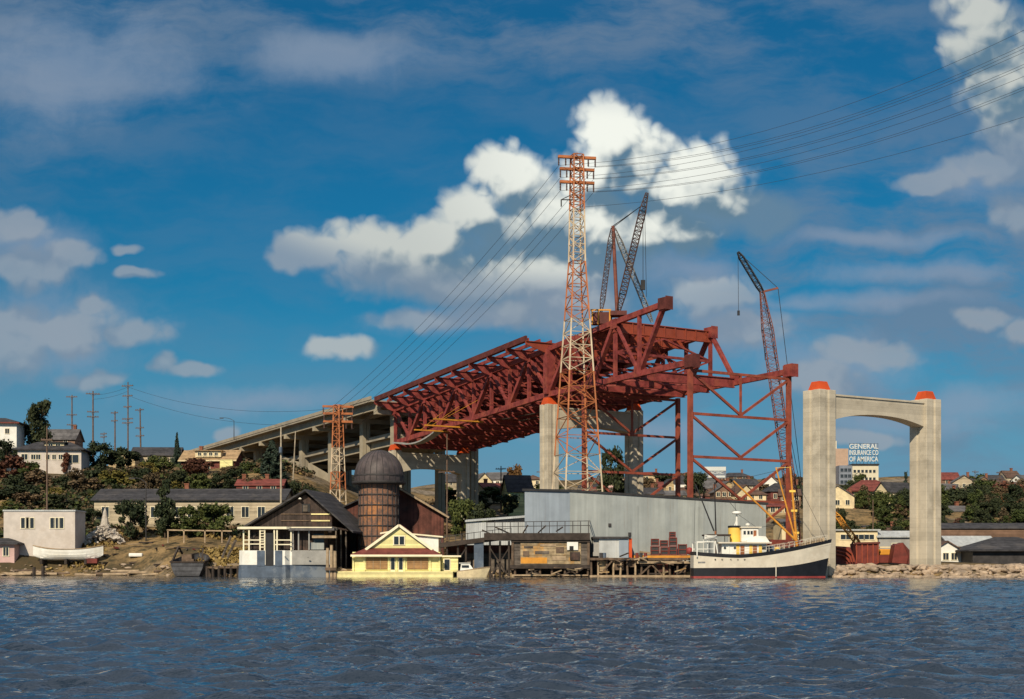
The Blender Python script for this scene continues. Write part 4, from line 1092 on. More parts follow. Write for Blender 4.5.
# shore sheds at the right
house('long_shed', 'long dark roofed shed with a low wall right of the portal', 985, 534, 340, 130, 9, 5, 'gable', 5, 'brown_house', 'roof_dk', 0, .4, [], cat='shed')
house('pale_roofed_shed', 'pale metal roofed shed behind the white gabled shed', 966, 553, 322, 46, 10, 7, 'gable', 9, 'offwhite', 'lightmetal', .05, .5, [], cat='shed')
house('gabled_shed', 'small white gabled shed with brown roof beside the right portal column', 944, 561, 296, 32, 7, 9, 'gable', 10, 'whitep', 'roof_brown', -.1, .5, [(-.1,.5),(.4,.5)], ridge='y', cat='shed')
house('hip_roofed_shed', 'broad dark hip roofed shed at the right edge above the rocks', 1006, 563, 290, 84, 14, 12, 'hip', 14, 'iron', 'roof_dk', -.05, 1.2, [], cat='shed')
house('pale_building', 'pale pinkish flat building right behind the hip roofed shed', 1012, 537, 350, 50, 8, 10, 'flat', 0, 'offwhite', 'tar', 0, .3, [], cat='building')
house('low_white_building', 'low white building with dark openings behind the red machinery', 853, 556, 300, 42, 6, 25, 'flat', 0, 'cream', 'lightmetal', 0, .5, [(-.5,.75,2.2,1.0),(.1,.75,2.2,1.0),(.6,.75,2,1.0)], cat='building')
house('low_grey_shed', 'low grey shed with a light roof near the right portal column', 893, 556, 300, 36, 6, 19, 'gable', 5, 'trampgrey', 'lightmetal', 0, .5, [(0,.5,2,1.2)], cat='shed')

SG = 'shrubs on the left hillside'
for i in range(34):
    px = rs.uniform(0, 200); Y = rs.uniform(310, 384)
    x = (px-512)/F*Y; yb = HY-(gz(x, Y)-CZ)*F/Y
    h = rs.uniform(9, 16); mat = rs.choice(['leaf_green','leaf_dark','leaf_brush','leaf_brush','leaf_yellow'])
    if not nobridge(x, Y): continue
    tree('hillside_shrub', 'bush', 20+i % 4, px, yb-h, yb+2, Y, h*rs.uniform(1.3, 2.0), mat, 'low rounded shrub on the brushy slope at the left', SG)
for i in range(44):
    px = rs.uniform(840, 1030) if i % 3 else rs.uniform(590, 800); Y = rs.uniform(330, 600)
    x = (px-512)/F*Y; yb = HY-(gz(x, Y)-CZ)*F/Y
    if not nobridge(x, Y): continue
    tree('hillside_shrub', 'bush', 20+i % 4, px, yb-rs.uniform(6, 12), yb+1, Y, rs.uniform(12, 24), rs.choice(['leaf_green','leaf_brush','leaf_dark','leaf_dark','leaf_red']), 'dark shrub between the houses of the right hillside', 'shrubs on the right hillside')

brush('undergrowth', 2000, (-185, -48, 284, 420), .26, 'leaf_brush', 3, dens=nobridge, hh=(.7, 2.0))
brush('undergrowth', 900, (-185, -48, 284, 420), .26, 'leaf_dark', 13, dens=nobridge, hh=(.7, 2.4))
brush('dry_grass', 900, (-185, -48, 290, 420), .3, 'leaf_dry', 24, dens=nobridge, per=16, hh=(.4, 1.0))
brush('undergrowth', 450, (-185, -60, 284, 420), .26, 'leaf_green', 4, dens=nobridge, hh=(.7, 2.2))
brush('dry_grass', 2200, (-125, -40, 252, 290), .55, 'leaf_dry', 5, per=10, hh=(.3, .75), dens=lambda x, y: y > shore(x)+1.2)
brush('undergrowth', 2200, (-30, 330, 300, 620), .26, 'leaf_brush', 6, dens=nobridge, hh=(.7, 2.0))
brush('undergrowth', 1600, (40, 330, 310, 560), .26, 'leaf_dark', 8, dens=nobridge, hh=(.7, 2.2))
brush('dry_grass', 250, (-50, 20, 262, 340), .2, 'leaf_brush', 9, per=16, hh=(.4, 1.2), dens=lambda x, y: not (x > -2 and y < 272))
brush('undergrowth', 260, (-112, -46, 272, 300), .4, 'leaf_brush', 31, per=22, hh=(.5, 1.1), dens=lambda x, y: y > shore(x)+9)
brush('undergrowth', 120, (-112, -46, 276, 300), .4, 'leaf_green', 32, per=22, hh=(.6, 1.3), dens=lambda x, y: y > shore(x)+10)
def grove(n, x0, x1, Y0, Y1, label, group, w0=16, w1=30):
    k = 0
    for _ in range(n*10):
        if k >= n: break
        px = rs0.uniform(x0, x1); Y = rs0.uniform(Y0, Y1); x = (px-512)/F*Y
        if not nobridge(x, Y, 60): continue
        yb = HY-(gz(x, Y)-CZ)*F/Y; w = rs0.uniform(3.5, 6.5)*F/Y
        tree('hillside_tree', rs0.choice(['round','round','round','column']), rs0.choice([2,3,4,6,8,9,11,12]), px, yb-w*rs0.uniform(.75,1.25), yb+2, Y, w, rs0.choice(['leaf_dark','leaf_dark','leaf_dark','leaf_green','leaf_green','leaf_brush']), label, group); k += 1
grove(40, 838, 906, 325, 490, 'leafy tree among the small houses framed by the portal', 'grove framed by the portal')
grove(56, 936, 1030, 345, 640, 'leafy tree among the small houses on the slope right of the portal', 'grove right of the portal')
grove(34, 590, 805, 400, 660, 'leafy tree among the crowded roofs behind the warehouse', 'grove behind the warehouse')
grove(16, 444, 545, 380, 640, 'leafy tree on the distant slope under the truss', 'grove seen under the truss')
# office building with rooftop letters
Y = 720; x = (859-512)/F*Y; zb = CZ+(HY-492)/F*Y
T = thing('office_building', 'pale office block with a white rooftop letter sign seen through the portal', 'building', (x, Y, zb), 0)
s = Y/F
MB().box((6.5*s+.0,7,(27*s-8)/2), (26*s,14,27*s+8)).build('light_block', M['officelight'], T)
MB().box((-13*s,7.5,(27*s-8)/2-.15), (13*s,14,27*s+8)).build('dark_block', M['officedark'], T)
MB().box((-17*s,16,(45*s-8)/2), (22*s,12,45*s+8)).build('rear_block', M['officetan'], T)
MB().box((6.5*s,6.8,27*s+.3), (27*s,15,.6)).build('roof', M['tar'], T)
MB().box((-21*s,16,45*s+2.2), (9*s,6,4.2)).build('penthouse', M['officelight'], T)
for j in range(3):
    for i in range(6):
        window(T, (5.5*s+(i-2.5)*3.9*s, 0, (5.5+j*7.6)*s), 1.3, 1.5, frame='officelight', bars=0)
for j in range(4):
    for i in range(3): window(T, (-13*s+(i-1)*3.8*s, .5, (4+j*6)*s), 1.5, 1.7, frame='officedark', bars=1)
mb = MB()
for i in range(9): mb.bar((-9*s+i*28.5*s/8, 1.2, 27*s), (-9*s+i*28.5*s/8, 1.2, 49*s), .16)
for zz in (31,36.5,43,48.5): mb.bar((-9*s, 1.2, zz*s), (19.5*s, 1.2, zz*s), .14)
SIGN = mb.build('sign_frame', M['iron'], T)
def lettering(txt, parent, loc, width, height, mat, name='lettering', rz=0, depth=.08):
    fc = bpy.data.curves.new(name, 'FONT'); fc.body = txt; fc.size = 1; fc.extrude = depth/2; fc.offset = .012
    fc.materials.append(M[mat]); o = bpy.data.objects.new(name, fc); COL.objects.link(o)
    bpy.context.view_layer.update(); dx, dy = o.dimensions.x, o.dimensions.y
    me = bpy.data.meshes.new_from_object(o.evaluated_get(bpy.context.evaluated_depsgraph_get())); bpy.data.objects.remove(o); o = bpy.data.objects.new(name, me); COL.objects.link(o)
    if not me.materials: me.materials.append(M[mat])
    o.rotation_euler = (PI/2, 0, rz); o.scale = (width/dx, height/dy, 1); o.location = loc; o.parent = parent; return o
for txt, z in (('GENERAL', 43.5), ('INSURANCE CO', 37.3), ('OF AMERICA', 30.8)):
    lettering(txt, SIGN, (-9.5*s, 1.0, z*s), 29*s, 4.9*s, 'letter', depth=.3)
# billboard
Y = 560; x = (715.5-512)/F*Y; zb = CZ+(HY-486)/F*Y; s = Y/F
T = thing('billboard', 'white lettered billboard on posts above the hillside roofs', 'billboard', (x, Y, zb))
MB().box((0,0,13.4*s), (21*s,.4,11.6*s)).build('board', M['officedark'], T)
mb = MB(); mb.box((-.5*s,-.3,17.2*s), (21.5*s,.2,4.0*s)); mb.build('top_panel', M['letter'], T)
for x_ in (-8*s, 0, 8*s): MB().box((x_,.5,3.5*s), (.35,.35,16*s)).build('post', M['timber'], T)
lettering('PACIFIC', T, (-7.4*s, -.3, 11.9*s), 15*s, 3.0*s, 'letter')
mb = MB(); mb.box((-4*s,-.3,9.4*s), (7*s,.1,2.0*s)); mb.box((5*s,-.3,9.4*s), (9*s,.1,2.0*s)); mb.build('lower_panel', M['letter'], T)

# ------------------------------------------------------------------ poles
def pole(px, ytop, ybase, Y, arms, label, mat='polewood', r=.24, group='utility poles', tr=False, lean=0, z0=None):
    x = (px-512)/F*Y; g = (gz(x, Y) if z0 is None else z0)-.5; zt_ = CZ+(HY-ytop)/F*Y
    T = thing('utility_pole', label, 'pole', (x, Y, g), rs.uniform(-.5,.5), group)
    h = zt_-g
    MB().tube((0,0,0), (lean*h,0,h), r*1.25, r*.75, 8).build('pole', M[mat], T)
    for (f_, hw) in arms:
        z = zt_-g-(f_)/F*Y; mb = MB(); xx = lean*z
        mb.box((xx, -r-.07, z), (hw*2.2, .18, .24))
        mb.bar((xx-hw*.5,-r-.05,z), (xx,-r-.02,z-hw*.45), .06); mb.bar((xx+hw*.5,-r-.05,z), (xx,-r-.02,z-hw*.45), .06)
        ar = mb.build('crossarm', M[mat], T)
        for q in (-.92,-.5,.5,.92):
            MB().lathe([(.02,0),(.06,.06),(.09,.14),(.07,.26),(.03,.3)], 6, (xx+hw*q,-r-.07,z+.07)).build('insulator', M['insul'], ar)
    if tr: MB().lathe([(.28,0),(.3,.1),(.3,.95),(.26,1.05),(.05,1.1)], 12, (.0+lean*h*.8,-r-.32,h*.80)).build('transformer', M['bluegrey'], T)
    return T
pole(72, 395, 462, 440, [(2,1.6),(20,1.5),(30,1.4)], 'thin utility pole left of two on the skyline above the bungalow')
pole(93, 391, 465, 405, [(3,1.8),(21,1.5),(26,1.5)], 'pale based utility pole on the skyline right of the bungalow')
pole(128, 382, 468, 400, [(4,1.7),(14,1.5),(25,1.2),(37,1.6),(41,1.6)], 'tallest utility pole on the left hill with five crossarms', r=.2)
pole(141, 408, 462, 440, [(2,1.5),(20,1.5),(28,1.5)], 'slightly leaning utility pole just right of the tallest one', lean=-.02)
pole(115, 411, 462, 460, [(2,1.3),(10,1.2)], 'short slim utility pole left of the tallest one')
pole(104, 432, 464, 450, [(2,1.2),(5,1.2)], 'small far utility pole beside the dark trees', r=.12)
pole(47, 426, 548, 274, [(14,1.0)], 'tall bare dark pole in front of the white flat roofed building', r=.17)
pole(281, 427, 521, 258, [], 'tall pale mast pole in front of the dark boathouse', mat='polelight', r=.19, tr=True, z0=4)
pole(293, 431, 478, 380, [], 'pale leaning pole beside the viaduct column', mat='polelight', r=.17, lean=.05)
pole(447, 434, 515, 350, [(38,2.0)], 'reddish brown utility pole with one crossarm under the truss', r=.2)
pole(501, 466, 518, 400, [(3,1.4)], 'utility pole beside the yellow fronted house', r=.2)
pole(541, 470, 494, 520, [(2,1.5)], 'small utility pole on the skyline near the second pier', r=.14)
pole(553, 470, 492, 560, [(2,1.5)], 'far small utility pole against the second pier', r=.14)
pole(1000, 471, 520, 430, [(2,1.6),(8,1.2)], 'utility pole on the right hill above the trees', r=.18)
pole(975, 470, 500, 560, [(2,1.5)], 'small far utility pole on the right ridge', r=.14)
pole(620, 458, 500, 440, [], 'bare dark pole behind the second pier far column', r=.2)
pole(748, 478, 492, 600, [(1,3)], 'small wide armed pole on the ridge right of the billboard', r=.14)
pole(873, 500, 545, 340, [], 'bare pole in the middle of the portal opening', r=.15)
x = (146-512)/F*283; T_ = lamp(Vector((x, 283, gz(x,283)-.3)), 'dark street lamp post by the path left of the tall narrow tree', (553-493)/F*283, 2.4)
# service wires between the left poles
def span(a, b, sag, label):
    a = Vector(a); b = Vector(b)
    wire([a.lerp(b, k/16)-Vector((0,0,4*sag*(k/16)*(1-k/16))) for k in range(17)], label, 'service wires on the left hill', .035)
for dz in (0, 1.2):
    span(at(93,395,405)-Vector((0,0,dz)), at(128,387,400)-Vector((0,0,dz)), .5, 'thin wire between the two tallest poles of the left hill')
    span(at(128,387,400)-Vector((0,0,dz*2)), at(338,408,330)-Vector((0,0,dz*3)), 3.2, 'thin wire from the tallest left pole towards the short orange mast')
# ------------------------------------------------------------------ waterfront
def base_at(px, Y, z=0.0):
    return Vector(((px-512)/F*Y, Y, z))
def pbx(mb, o, x0, x1, y0, y1, Y, d):
    """box whose face toward the water spans these measures at distance Y, d deep"""
    a = at(x0, y1, Y)-o; b = at(x1, y0, Y)-o
    return mb.box(((a.x+b.x)/2, a.y+d/2, (a.z+b.z)/2), (abs(b.x-a.x), d, abs(b.z-a.z)))
def part(T, name, mat, x0, x1, y0, y1, Y, d, label=None, bevel=0):
    return pbx(MB(), T.location, x0, x1, y0, y1, Y, d).build(name, M[mat], T, label, bevel=bevel)

# grey metal warehouse with a slightly falling roof
P = [(2.3,255.5),(10.3,250.5),(46.2,256.0),(45.4,265.8),(6,265.6)]
H = [15.5,15.1,13.0,13.0,15.3]
T = thing('warehouse', 'big windowless grey corrugated metal warehouse behind the docks', 'warehouse', (20, 258, 0))
o = T.location
def wallpoly(i, j, mat, name, z0=.5):
    a, b = P[i], P[j]
    mb = MB(); n = Vector((b[1]-a[1], -(b[0]-a[0]), 0)).normalized()*-.25
    mb.extr([Vector((a[0],a[1],z0))-o, Vector((b[0],b[1],z0))-o, Vector((b[0],b[1],H[j]))-o, Vector((a[0],a[1],H[i]))-o], n)
    ob = mb.build(name, M[mat], T); return ob
for i, j, m_ in ((0,1,'bluemetal'),(1,2,'greymetal'),(2,3,'greymetal'),(3,4,'greymetal'),(4,0,'bluemetal')): wallpoly(i, j, m_, 'wall')
mb = MB(); c = sum((Vector((*p, 0)) for p in P), Vector())/5
out = [Vector((p[0], p[1], h))+(Vector((p[0], p[1], 0))-c).normalized()*.45-o for p, h in zip(P, H)]
mb.add([v+Vector((0,0,.03)) for v in out]+[v+Vector((0,0,.42)) for v in out], [(4,3,2,1,0),(5,6,7,8,9)]+[(i,(i+1)%5,5+(i+1)%5,5+i) for i in range(5)])
mb.build('roof', M['tar'], T)
d = Vector((35.9,5.5,0)).normalized()
for q in (.34,.65): 
    p = Vector((10.3,250.5,0)).lerp(Vector((46.2,256,0)), q)-o; MB().box((p.x, p.y-.12, 7), (.14,.12,11.5), math.atan2(d.y,d.x)).build('downpipe', M['greymetal'], T)
for q, z in ((.30,7.6),(.20,9.2)):
    p = Vector((10.3,250.5,0)).lerp(Vector((46.2,256,0)), q)-o; MB().box((p.x, p.y-.1, z), (.5,.2,.6), math.atan2(d.y,d.x)).build('vent', M['iron'], T)
# low pale shed left of it
T = thing('low_shed', 'long low pale grey metal shed behind the railed trestle', 'shed', tuple(base_at(495, 258)))
part(T, 'wall', 'lightmetal', 466, 545, 522, 560, 258, 5); 
mb = MB(); a = at(465, 522, 257.6)-T.location; b = at(546, 516, 257.6)-T.location
mb.hexa([(a.x,a.y,a.z),(b.x,a.y,b.z),(b.x,a.y+6,b.z+.3),(a.x,a.y+6,a.z+.3),(a.x,a.y,a.z+.3),(b.x,a.y,b.z+.3),(b.x,a.y+6,b.z+.6),(a.x,a.y+6,a.z+.6)]); mb.build('roof', M['lightmetal'], T)

# tall brick burner with a sheet iron dome
bp_ = base_at(379, 262); zb = gz(bp_.x, bp_.y)-.6
T = thing('brick_burner', 'round banded brick sawmill burner with a dark ribbed iron dome', 'burner', (bp_.x, bp_.y, zb))
S_ = 262/F
z_ = lambda py: CZ+(HY-py)*S_-zb
rB = 20.3*S_
def brick_mat():
    m = bpy.data.materials.new('brick'); m.use_nodes = True
    global nt
    nt = m.node_tree; b = nt.nodes['Principled BSDF']; b.inputs['Roughness'].default_value = .9
    t = N('ShaderNodeTexCoord'); s3 = N('ShaderNodeSeparateXYZ'); L(t.outputs['Object'], s3.inputs[0])
    ang = MT('ARCTAN2', s3.outputs[1], s3.outputs[0])
    cm = N('ShaderNodeCombineXYZ'); L(MT('MULTIPLY', ang, rB), cm.inputs[0]); L(s3.outputs[2], cm.inputs[1])
    br = N('ShaderNodeTexBrick'); L(cm.outputs[0], br.inputs['Vector'])
    br.inputs['Color1'].default_value = (.27,.115,.062,1); br.inputs['Color2'].default_value = (.155,.075,.05,1); br.inputs['Mortar'].default_value = (.20,.14,.10,1)
    br.inputs['Scale'].default_value = 1; br.inputs['Brick Width'].default_value = .36; br.inputs['Row Height'].default_value = .14; br.inputs['Mortar Size'].default_value = .012
    n = NZ(VM('MULTIPLY', t.outputs['Object'], (1,1,.5)), .35, 7, .65).outputs['Fac']
    c = MIX(MR(n, .5, .66), br.outputs['Color'], (.36,.15,.055,1))
    n2 = NZ(t.outputs['Object'], .9, 9, .7).outputs['Fac']
    c = MIX(MT('MULTIPLY', MR(n2, .44, .64), .85), c, (.085,.058,.05,1))
    L(c, b.inputs['Base Color']); return m
M['brick'] = brick_mat()
zt_ = z_(482)
MB().lathe([(rB*1.02,0),(rB,.1),(rB*.97,zt_),(rB*.6,zt_+.01)], 48).build('brick_wall', M['brick'], T, sm=False)
for z in np.linspace(.8, zt_-.5, 9):
    MB().lathe([(rB*1.005,z-.09),(rB*1.03,z-.09),(rB*1.03,z+.09),(rB*1.005,z+.09)], 48).build('iron_hoop', M['iron'], T)
for i in range(24):
    a = 2*PI*i/24; MB().bar((rB*1.02*math.cos(a), rB*1.02*math.sin(a), .2), (rB*.99*math.cos(a), rB*.99*math.sin(a), zt_-.2), .14, .12).build('iron_strap', M['iron'], T)
rD = 24.5*S_; zd0 = z_(483)
MB().lathe([(rB*.9,zd0-.25),(rD*1.09,zd0-.2),(rD*1.11,zd0),(rD*1.11,zd0+.22),(rD*1.02,zd0+.26)], 48).build('collar', M['iron'], T)
prof = [(rD,zd0+.2),(rD*1.01,zd0+.25+5*S_)]
for i in range(1, 13):
    t = i/12*PI/2; prof.append((max(.02, rD*math.cos(t)), zd0+5*S_+.25+(26.5*S_)*math.sin(t)))
D_ = MB().lathe(prof, 48).build('dome', M['dome'], T, sm=True)
mb = MB()
for i in range(24):
    a = 2*PI*i/24; mb.path([((r+.03)*math.cos(a), (r+.03)*math.sin(a), z) for r, z in prof], .05, 4)
mb.lathe([(rD*1.01,zd0+.3+5*S_),(rD*1.03,zd0+.3+5*S_),(rD*1.03,zd0+.55+5*S_),(rD*1.01,zd0+.55+5*S_)], 48)
mb.build('dome_rib', M['iron'], D_)

# red sheds each side of the burner
T = thing('red_mill_shed', 'weathered red brown plank mill building with sagging gable roof behind the brick burner', 'shed', tuple(base_at(392, 272, 0)))
o = T.location
def gp(px, py, Y): return at(px, py, Y)-o
fr = [gp(334,560,268), gp(444,560,268), gp(444,514,268), gp(393,486,268), gp(334,510,268)]
MB().extr(fr, (-2,12,0)).build('wall', M['redwood'], T)
for a, b in (((331,513),(393,484.5)), ((393,484.5),(449,517.5))):
    p, q = gp(*a, 267.2), gp(*b, 267.2); MB().extr([p, q, q+Vector((0,0,.3)), p+Vector((0,0,.3))], (-2.2,13.5,0)).build('roof', M['roof_dk'], T)
p, q = gp(393,484.5,267.1), gp(449,517.5,267.1); MB().bar(p+Vector((0,-.1,0)), q+Vector((0,-.1,0)), .15, .35).build('fascia', M['timber_lt'], T)
MB().box(gp(350,540,267.6), (2.4,.6,4.5)).build('doorway', M['black'], T)

# dark gabled boathouse
T = thing('boathouse', 'dark brown plank boathouse with a broad gable and boarded loft hatch', 'boathouse', tuple(base_at(300, 254, 0)))
o = T.location
MB().extr([gp(249,574,254), gp(332,574,254), gp(332,513,254), gp(305,494.5,254), gp(249,528,254)], (2,15,0)).build('wall', M['dkwood'], T)
for a, b in (((238,531),(305,491)), ((305,491),(353,533))):
    p, q = gp(*a, 252.6), gp(*b, 252.6); MB().extr([p, q, q+Vector((0,0,.35)), p+Vector((0,0,.35))], (2.4,17,0)).build('roof', M['roof_dk'], T)
for y in (513.5, 520): 
    part(T, 'yellow_plank', 'yellow_deck', 311, 330, y, y+1.3, 253.8, .2); part(T, 'trim_board', 'timber', 281, 310.9, y, y+1.0, 253.85, .15)
part(T, 'loft_hatch', 'black', 302, 310, 504, 512, 253.8, .2)
part(T, 'hatch_shutter', 'greywood', 303, 307.5, 505, 511.5, 253.7, .1)
MB().lathe([(.02,-.1),(.35,0),(.1,.25)], 12, gp(300,499,253.2)).build('lamp_shade', M['whitep'], T)
for px in (336, 341, 346): MB().tube(gp(px,574,254), gp(px,528,255), .18, .15, 7).build('post', M['greywood'], T)
MB().bar(gp(331,527,252.5), gp(352,531,254), .3, .3).build('eave_beam', M['dkwood'], T)

# white and blue floating house with an open porch
T = thing('floating_house', 'white and blue grey floating house with glazed porch moored before the dark boathouse', 'houseboat', tuple(base_at(285, 246, 0)))
o = T.location; Yh = 246.0
mb = MB()
hull = [(-8.2,0),(-7.6,-.9),(-6.5,-1.2),(-.2,-1.2),(.6,-.9),(.9,0)]
ax0 = gp(240,575,Yh).x; ax1 = gp(291,575,Yh).x; ax2 = gp(331,575,Yh).x
zz = lambda py: CZ+(HY-py)/F*Yh
def porchring(z, inset=0):
    pts = []
    for q in np.linspace(0, PI, 9): pts.append(((ax0+ax1)/2-(ax1-ax0-2*inset)/2*math.cos(q), -1.4+.0+inset-(.9)*math.sin(q)+.9*0, z))
    return pts
def loop(z, i): 
    return [(ax0+i,7,z),(ax0+i,-1.0+i,z),(ax0+.7+i,-1.9+i,z),(ax1-.7-i,-1.9+i,z),(ax1-i,-1.0+i,z),(ax2-i,-.6+i,z),(ax2-i,7,z)]
def slabloop(mb, za, zb, ia, ib=None):
    ib = ia if ib is None else ib; A, B_ = loop(za, ia), loop(zb, ib); n = len(A)
    return mb.add(A+B_, [tuple(range(n-1,-1,-1)), tuple(range(n,2*n))]+[(k,(k+1)%n,n+(k+1)%n,n+k) for k in range(n)])
slabloop(MB(), -.5, zz(564.8), -.12, -.0).build('hull', M['bluegrey'], T)
slabloop(MB(), zz(564.8), zz(550.5), .06).build('lower_wall', M['whitep'], T)
slabloop(MB(), zz(529.3), zz(527), -.25).build('porch_roof', M['trimcream'], T)
slabloop(MB(), zz(550.45), zz(529.4), 1.4).build('inner_wall', M['dkwood'], T)
for px0, px1 in ((257,264.5),(275,282)):
    part(T, 'lower_panel', 'bluegrey', px0, px1, 550.6, 566, Yh-2.0, .12)
part(T, 'porch_door', 'black', 265.5, 273.5, 533, 566, Yh-1.92, .12)
for px in (243.5, 249, 260, 264.6, 274.2, 277, 291):
    yb = Yh-1.85 if 246 < px < 288 else Yh-1.2
    part(T, 'porch_post', 'trimcream', px-.7, px+.7, 529.4, 550.4, yb, .2)
for a, b, y in ((243,264,539.5),(243,264,543.5),(274,291,539.5),(274,291,544)): part(T, 'rail', 'trimcream', a, b, y, y+1.0, Yh-1.75, .1)
mb = MB()
for k in range(7): pbx(mb, o, 260.6, 264, 530.5+k*2.7, 531.3+k*2.7, Yh-1.95, .06)
mb.build('ladder', M['trimcream'], T)
MB().tube(gp(250,541,Yh-.5), gp(256,534,Yh-.5), .25, .2, 6).build('stacked_chair', M['greywood'], T)
part(T, 'side_window', 'glass', 300, 324, 534, 549, Yh+.7, .25); part(T, 'window_board', 'greymetal', 309, 324, 542.5, 549.5, Yh-.3, .15)
part(T, 'side_wall', 'trampgrey', 292, 331, 550.6, 564.7, Yh-1.15, .15); part(T, 'side_awning', 'timber_lt', 312, 336, 535.5, 538, Yh-1.4, 1.6)
for px in (293, 298.5, 309): part(T, 'side_post', 'trampgrey', px-.6, px+.6, 530, 550, Yh-.9, .15)
part(T, 'side_roof', 'roof_grey', 288, 334, 528, 530.5, Yh-1.6, 3.5)
for px, py in ((285.5,556.5),(308,557.5)): MB().lathe([(.02,-.02),(.22,0),(.02,.05)], 12, gp(px, py, Yh-2.0)).build('porthole', M['black'], T)

# yellow houseboat
T = thing('yellow_houseboat', 'bright yellow gabled houseboat with red roof skirt and brown window blinds', 'houseboat', tuple(base_at(396, 244, 0)))
o = T.location; Yy = 243
part(T, 'float', 'yellow_deck', 337, 453, 571.5, 578.2, Yy-1.6, 9, bevel=.06)
part(T, 'log_float', 'timber_dk', 340, 452, 578.3, 582, Yy-1.3, 8)
part(T, 'wall', 'yellow', 352.5, 440, 552, 571.6, Yy, 8)
for a, b in ((366,387.5),(407,428)):
    fo = part(T, 'window', 'yellow', a-.8, b+.8, 557, 570, Yy-.12, .12); part(fo, 'blind', 'blind', a, b, 557.8, 569.3, Yy-.2, .1) if False else None
    bl = pbx(MB(), o, a, b, 557.8, 569.3, Yy-.22, .12).build('blind', M['blind'], fo)
    mb = MB()
    for k in range(1, 3): pbx(mb, o, a+(b-a)*k/3-.25, a+(b-a)*k/3+.25, 557.8, 569.3, Yy-.27, .08)
    mb.build('mullion', M['timber_lt'], fo)
for a, b in ((391,394.5),(399,402.5)): 
    fo = part(T, 'door', 'trimcream', a-.7, b+.7, 557, 571.4, Yy-.10, .1); pbx(MB(), o, a, b, 558, 569.5, Yy-.2, .12).build('pane', M['glass'], fo)
for px in (353.2, 364.2, 389, 396.7, 404.6, 430, 439.5): part(T, 'pilaster', 'yellow', px-.9, px+.9, 556.5, 571.4, Yy-.26, .24)
# porch roof skirt: sloping red strip with a pale fascia
mb = MB(); a = gp(351,555.4,Yy-1.1); b = gp(441.5,555.4,Yy-1.1); c = gp(428,548.6,Yy+.9); d_ = gp(368,548.6,Yy+.9)
mb.extr([a, b, c, d_], (0,.02,.22)); mb.build('skirt_roof', M['roof_red'], T)
part(T, 'fascia', 'trimcream', 350.5, 442, 554.6, 556.6, Yy-1.2, .18)
MB().extr([gp(366,550,Yy+.7), gp(431,550,Yy+.7), gp(399,527.5,Yy+.7)], (0,6.8,0)).build('gable', M['yellow'], T)
for s_, e in ((-1, 366.5), (1, 431.5)):
    p, q = gp(399,525.6,Yy+.25), gp(399+(e-399)*1.03,550,Yy+.25); n_ = Vector((0,0,.25))
    MB().extr([p, q, q+n_, p+n_], (0,7.6,0)).build('roof', M['roof_red'], T)
    MB().bar(p+Vector((0,-.06,.06)), q+Vector((0,-.06,.06)), .14, .42).build('bargeboard', M['trimcream'], T)
fo = part(T, 'gable_window', 'trimcream', 393, 405, 535.5, 545.2, Yy+.56, .13)
for a, b in ((394,398.5),(399.6,404)): pbx(MB(), o, a, b, 536.5, 544.4, Yy+.5, .1).build('pane', M['glass'], fo)
MB().extr([gp(413,536,Yy+2.2), gp(440,537.5,Yy+2.2), gp(440,552.5,Yy+2.2), gp(429,552.5,Yy+2.2)], (0,4.6,0)).build('side_dormer', M['whitep'], T)
MB().extr([gp(404,532.6,Yy+1.7), gp(443,536.2,Yy+1.7), gp(443,537.6,Yy+1.7), gp(404,534,Yy+1.7)], (0,5.6,0)).build('dormer_roof', M['trimcream'], T)
part(T, 'dormer_wall_edge', 'timber', 438.5, 440.6, 538, 553, Yy+2.1, .15)
MB().extr([gp(380,532.6,Yy+2.0), gp(392,530.5,Yy+2.0), gp(392,532,Yy+2.0), gp(380,534.2,Yy+2.0)], (0,4.6,0)).build('dormer_roof', M['trimcream'], T)
part(T, 'side_room', 'yellow', 441.5, 458, 557, 572, Yy+1.6, 5)
part(T, 'side_room_roof', 'trimcream', 440.5, 461, 555.4, 557, Yy+1.2, 6); fo = part(T, 'side_window', 'trimcream', 443.5, 450.5, 558.5, 571, Yy+1.48, .13); pbx(MB(), o, 444.4, 449.6, 559.4, 570, Yy+1.42, .1).build('pane', M['glass'], fo)

# hull helper: stations along local x from stern to bow
def hull_bands(T, Lh, beam, levels, mats, names, sheer, rake=1.0, stern=.75, n=26, flare=.82, bowp=2.4, deck=None, deckz=-.9):
    """levels: functions of the fraction along the hull giving band heights from the keel up"""
    def hb(q): 
        full = stern+(1-stern)*min(1, q/.3); return beam/2*full*(1-max(0, (q-.45)/.55)**bowp)
    zmax = sheer(1)
    def pt(q, lv, side):
        z = levels[lv](q); f = flare+(1-flare)*min(1, max(0, z/zmax)); 
        x = q*(Lh-rake)+rake*q**6*max(0, z/zmax)-.0*(1-q)
        return (x, side*max(.02, hb(q)*f), z)
    qs = [i/n for i in range(n+1)]
    for k in range(len(levels)-1):
        mb = MB(); vs = []; fs = []
        rowA = [pt(q, k, -1) for q in qs]+[pt(q, k, 1) for q in reversed(qs)]
        rowB = [pt(q, k+1, -1) for q in qs]+[pt(q, k+1, 1) for q in reversed(qs)]
        m_ = len(rowA); mb.add(rowA+rowB, [(i, (i+1) % m_, m_+(i+1) % m_, m_+i) for i in range(m_)])
        if k == 0: mb.add(rowA, [tuple(range(m_-1, -1, -1))])
        mb.build(names[k], M[mats[k]], T, sm=False)
    if deck:
        mb = MB(); top = []
        for side in (-1, 1):
            top.append([(x, y*.97, z+deckz*1.0) for x, y, z in (pt(q, len(levels)-1, side) for q in qs)])
        vs = top[0]+top[1]; m_ = n+1
        mb.add(vs, [(i, i+1, m_+i+1, m_+i) for i in range(n)]); mb.build('deck', M[deck], T)
    return pt

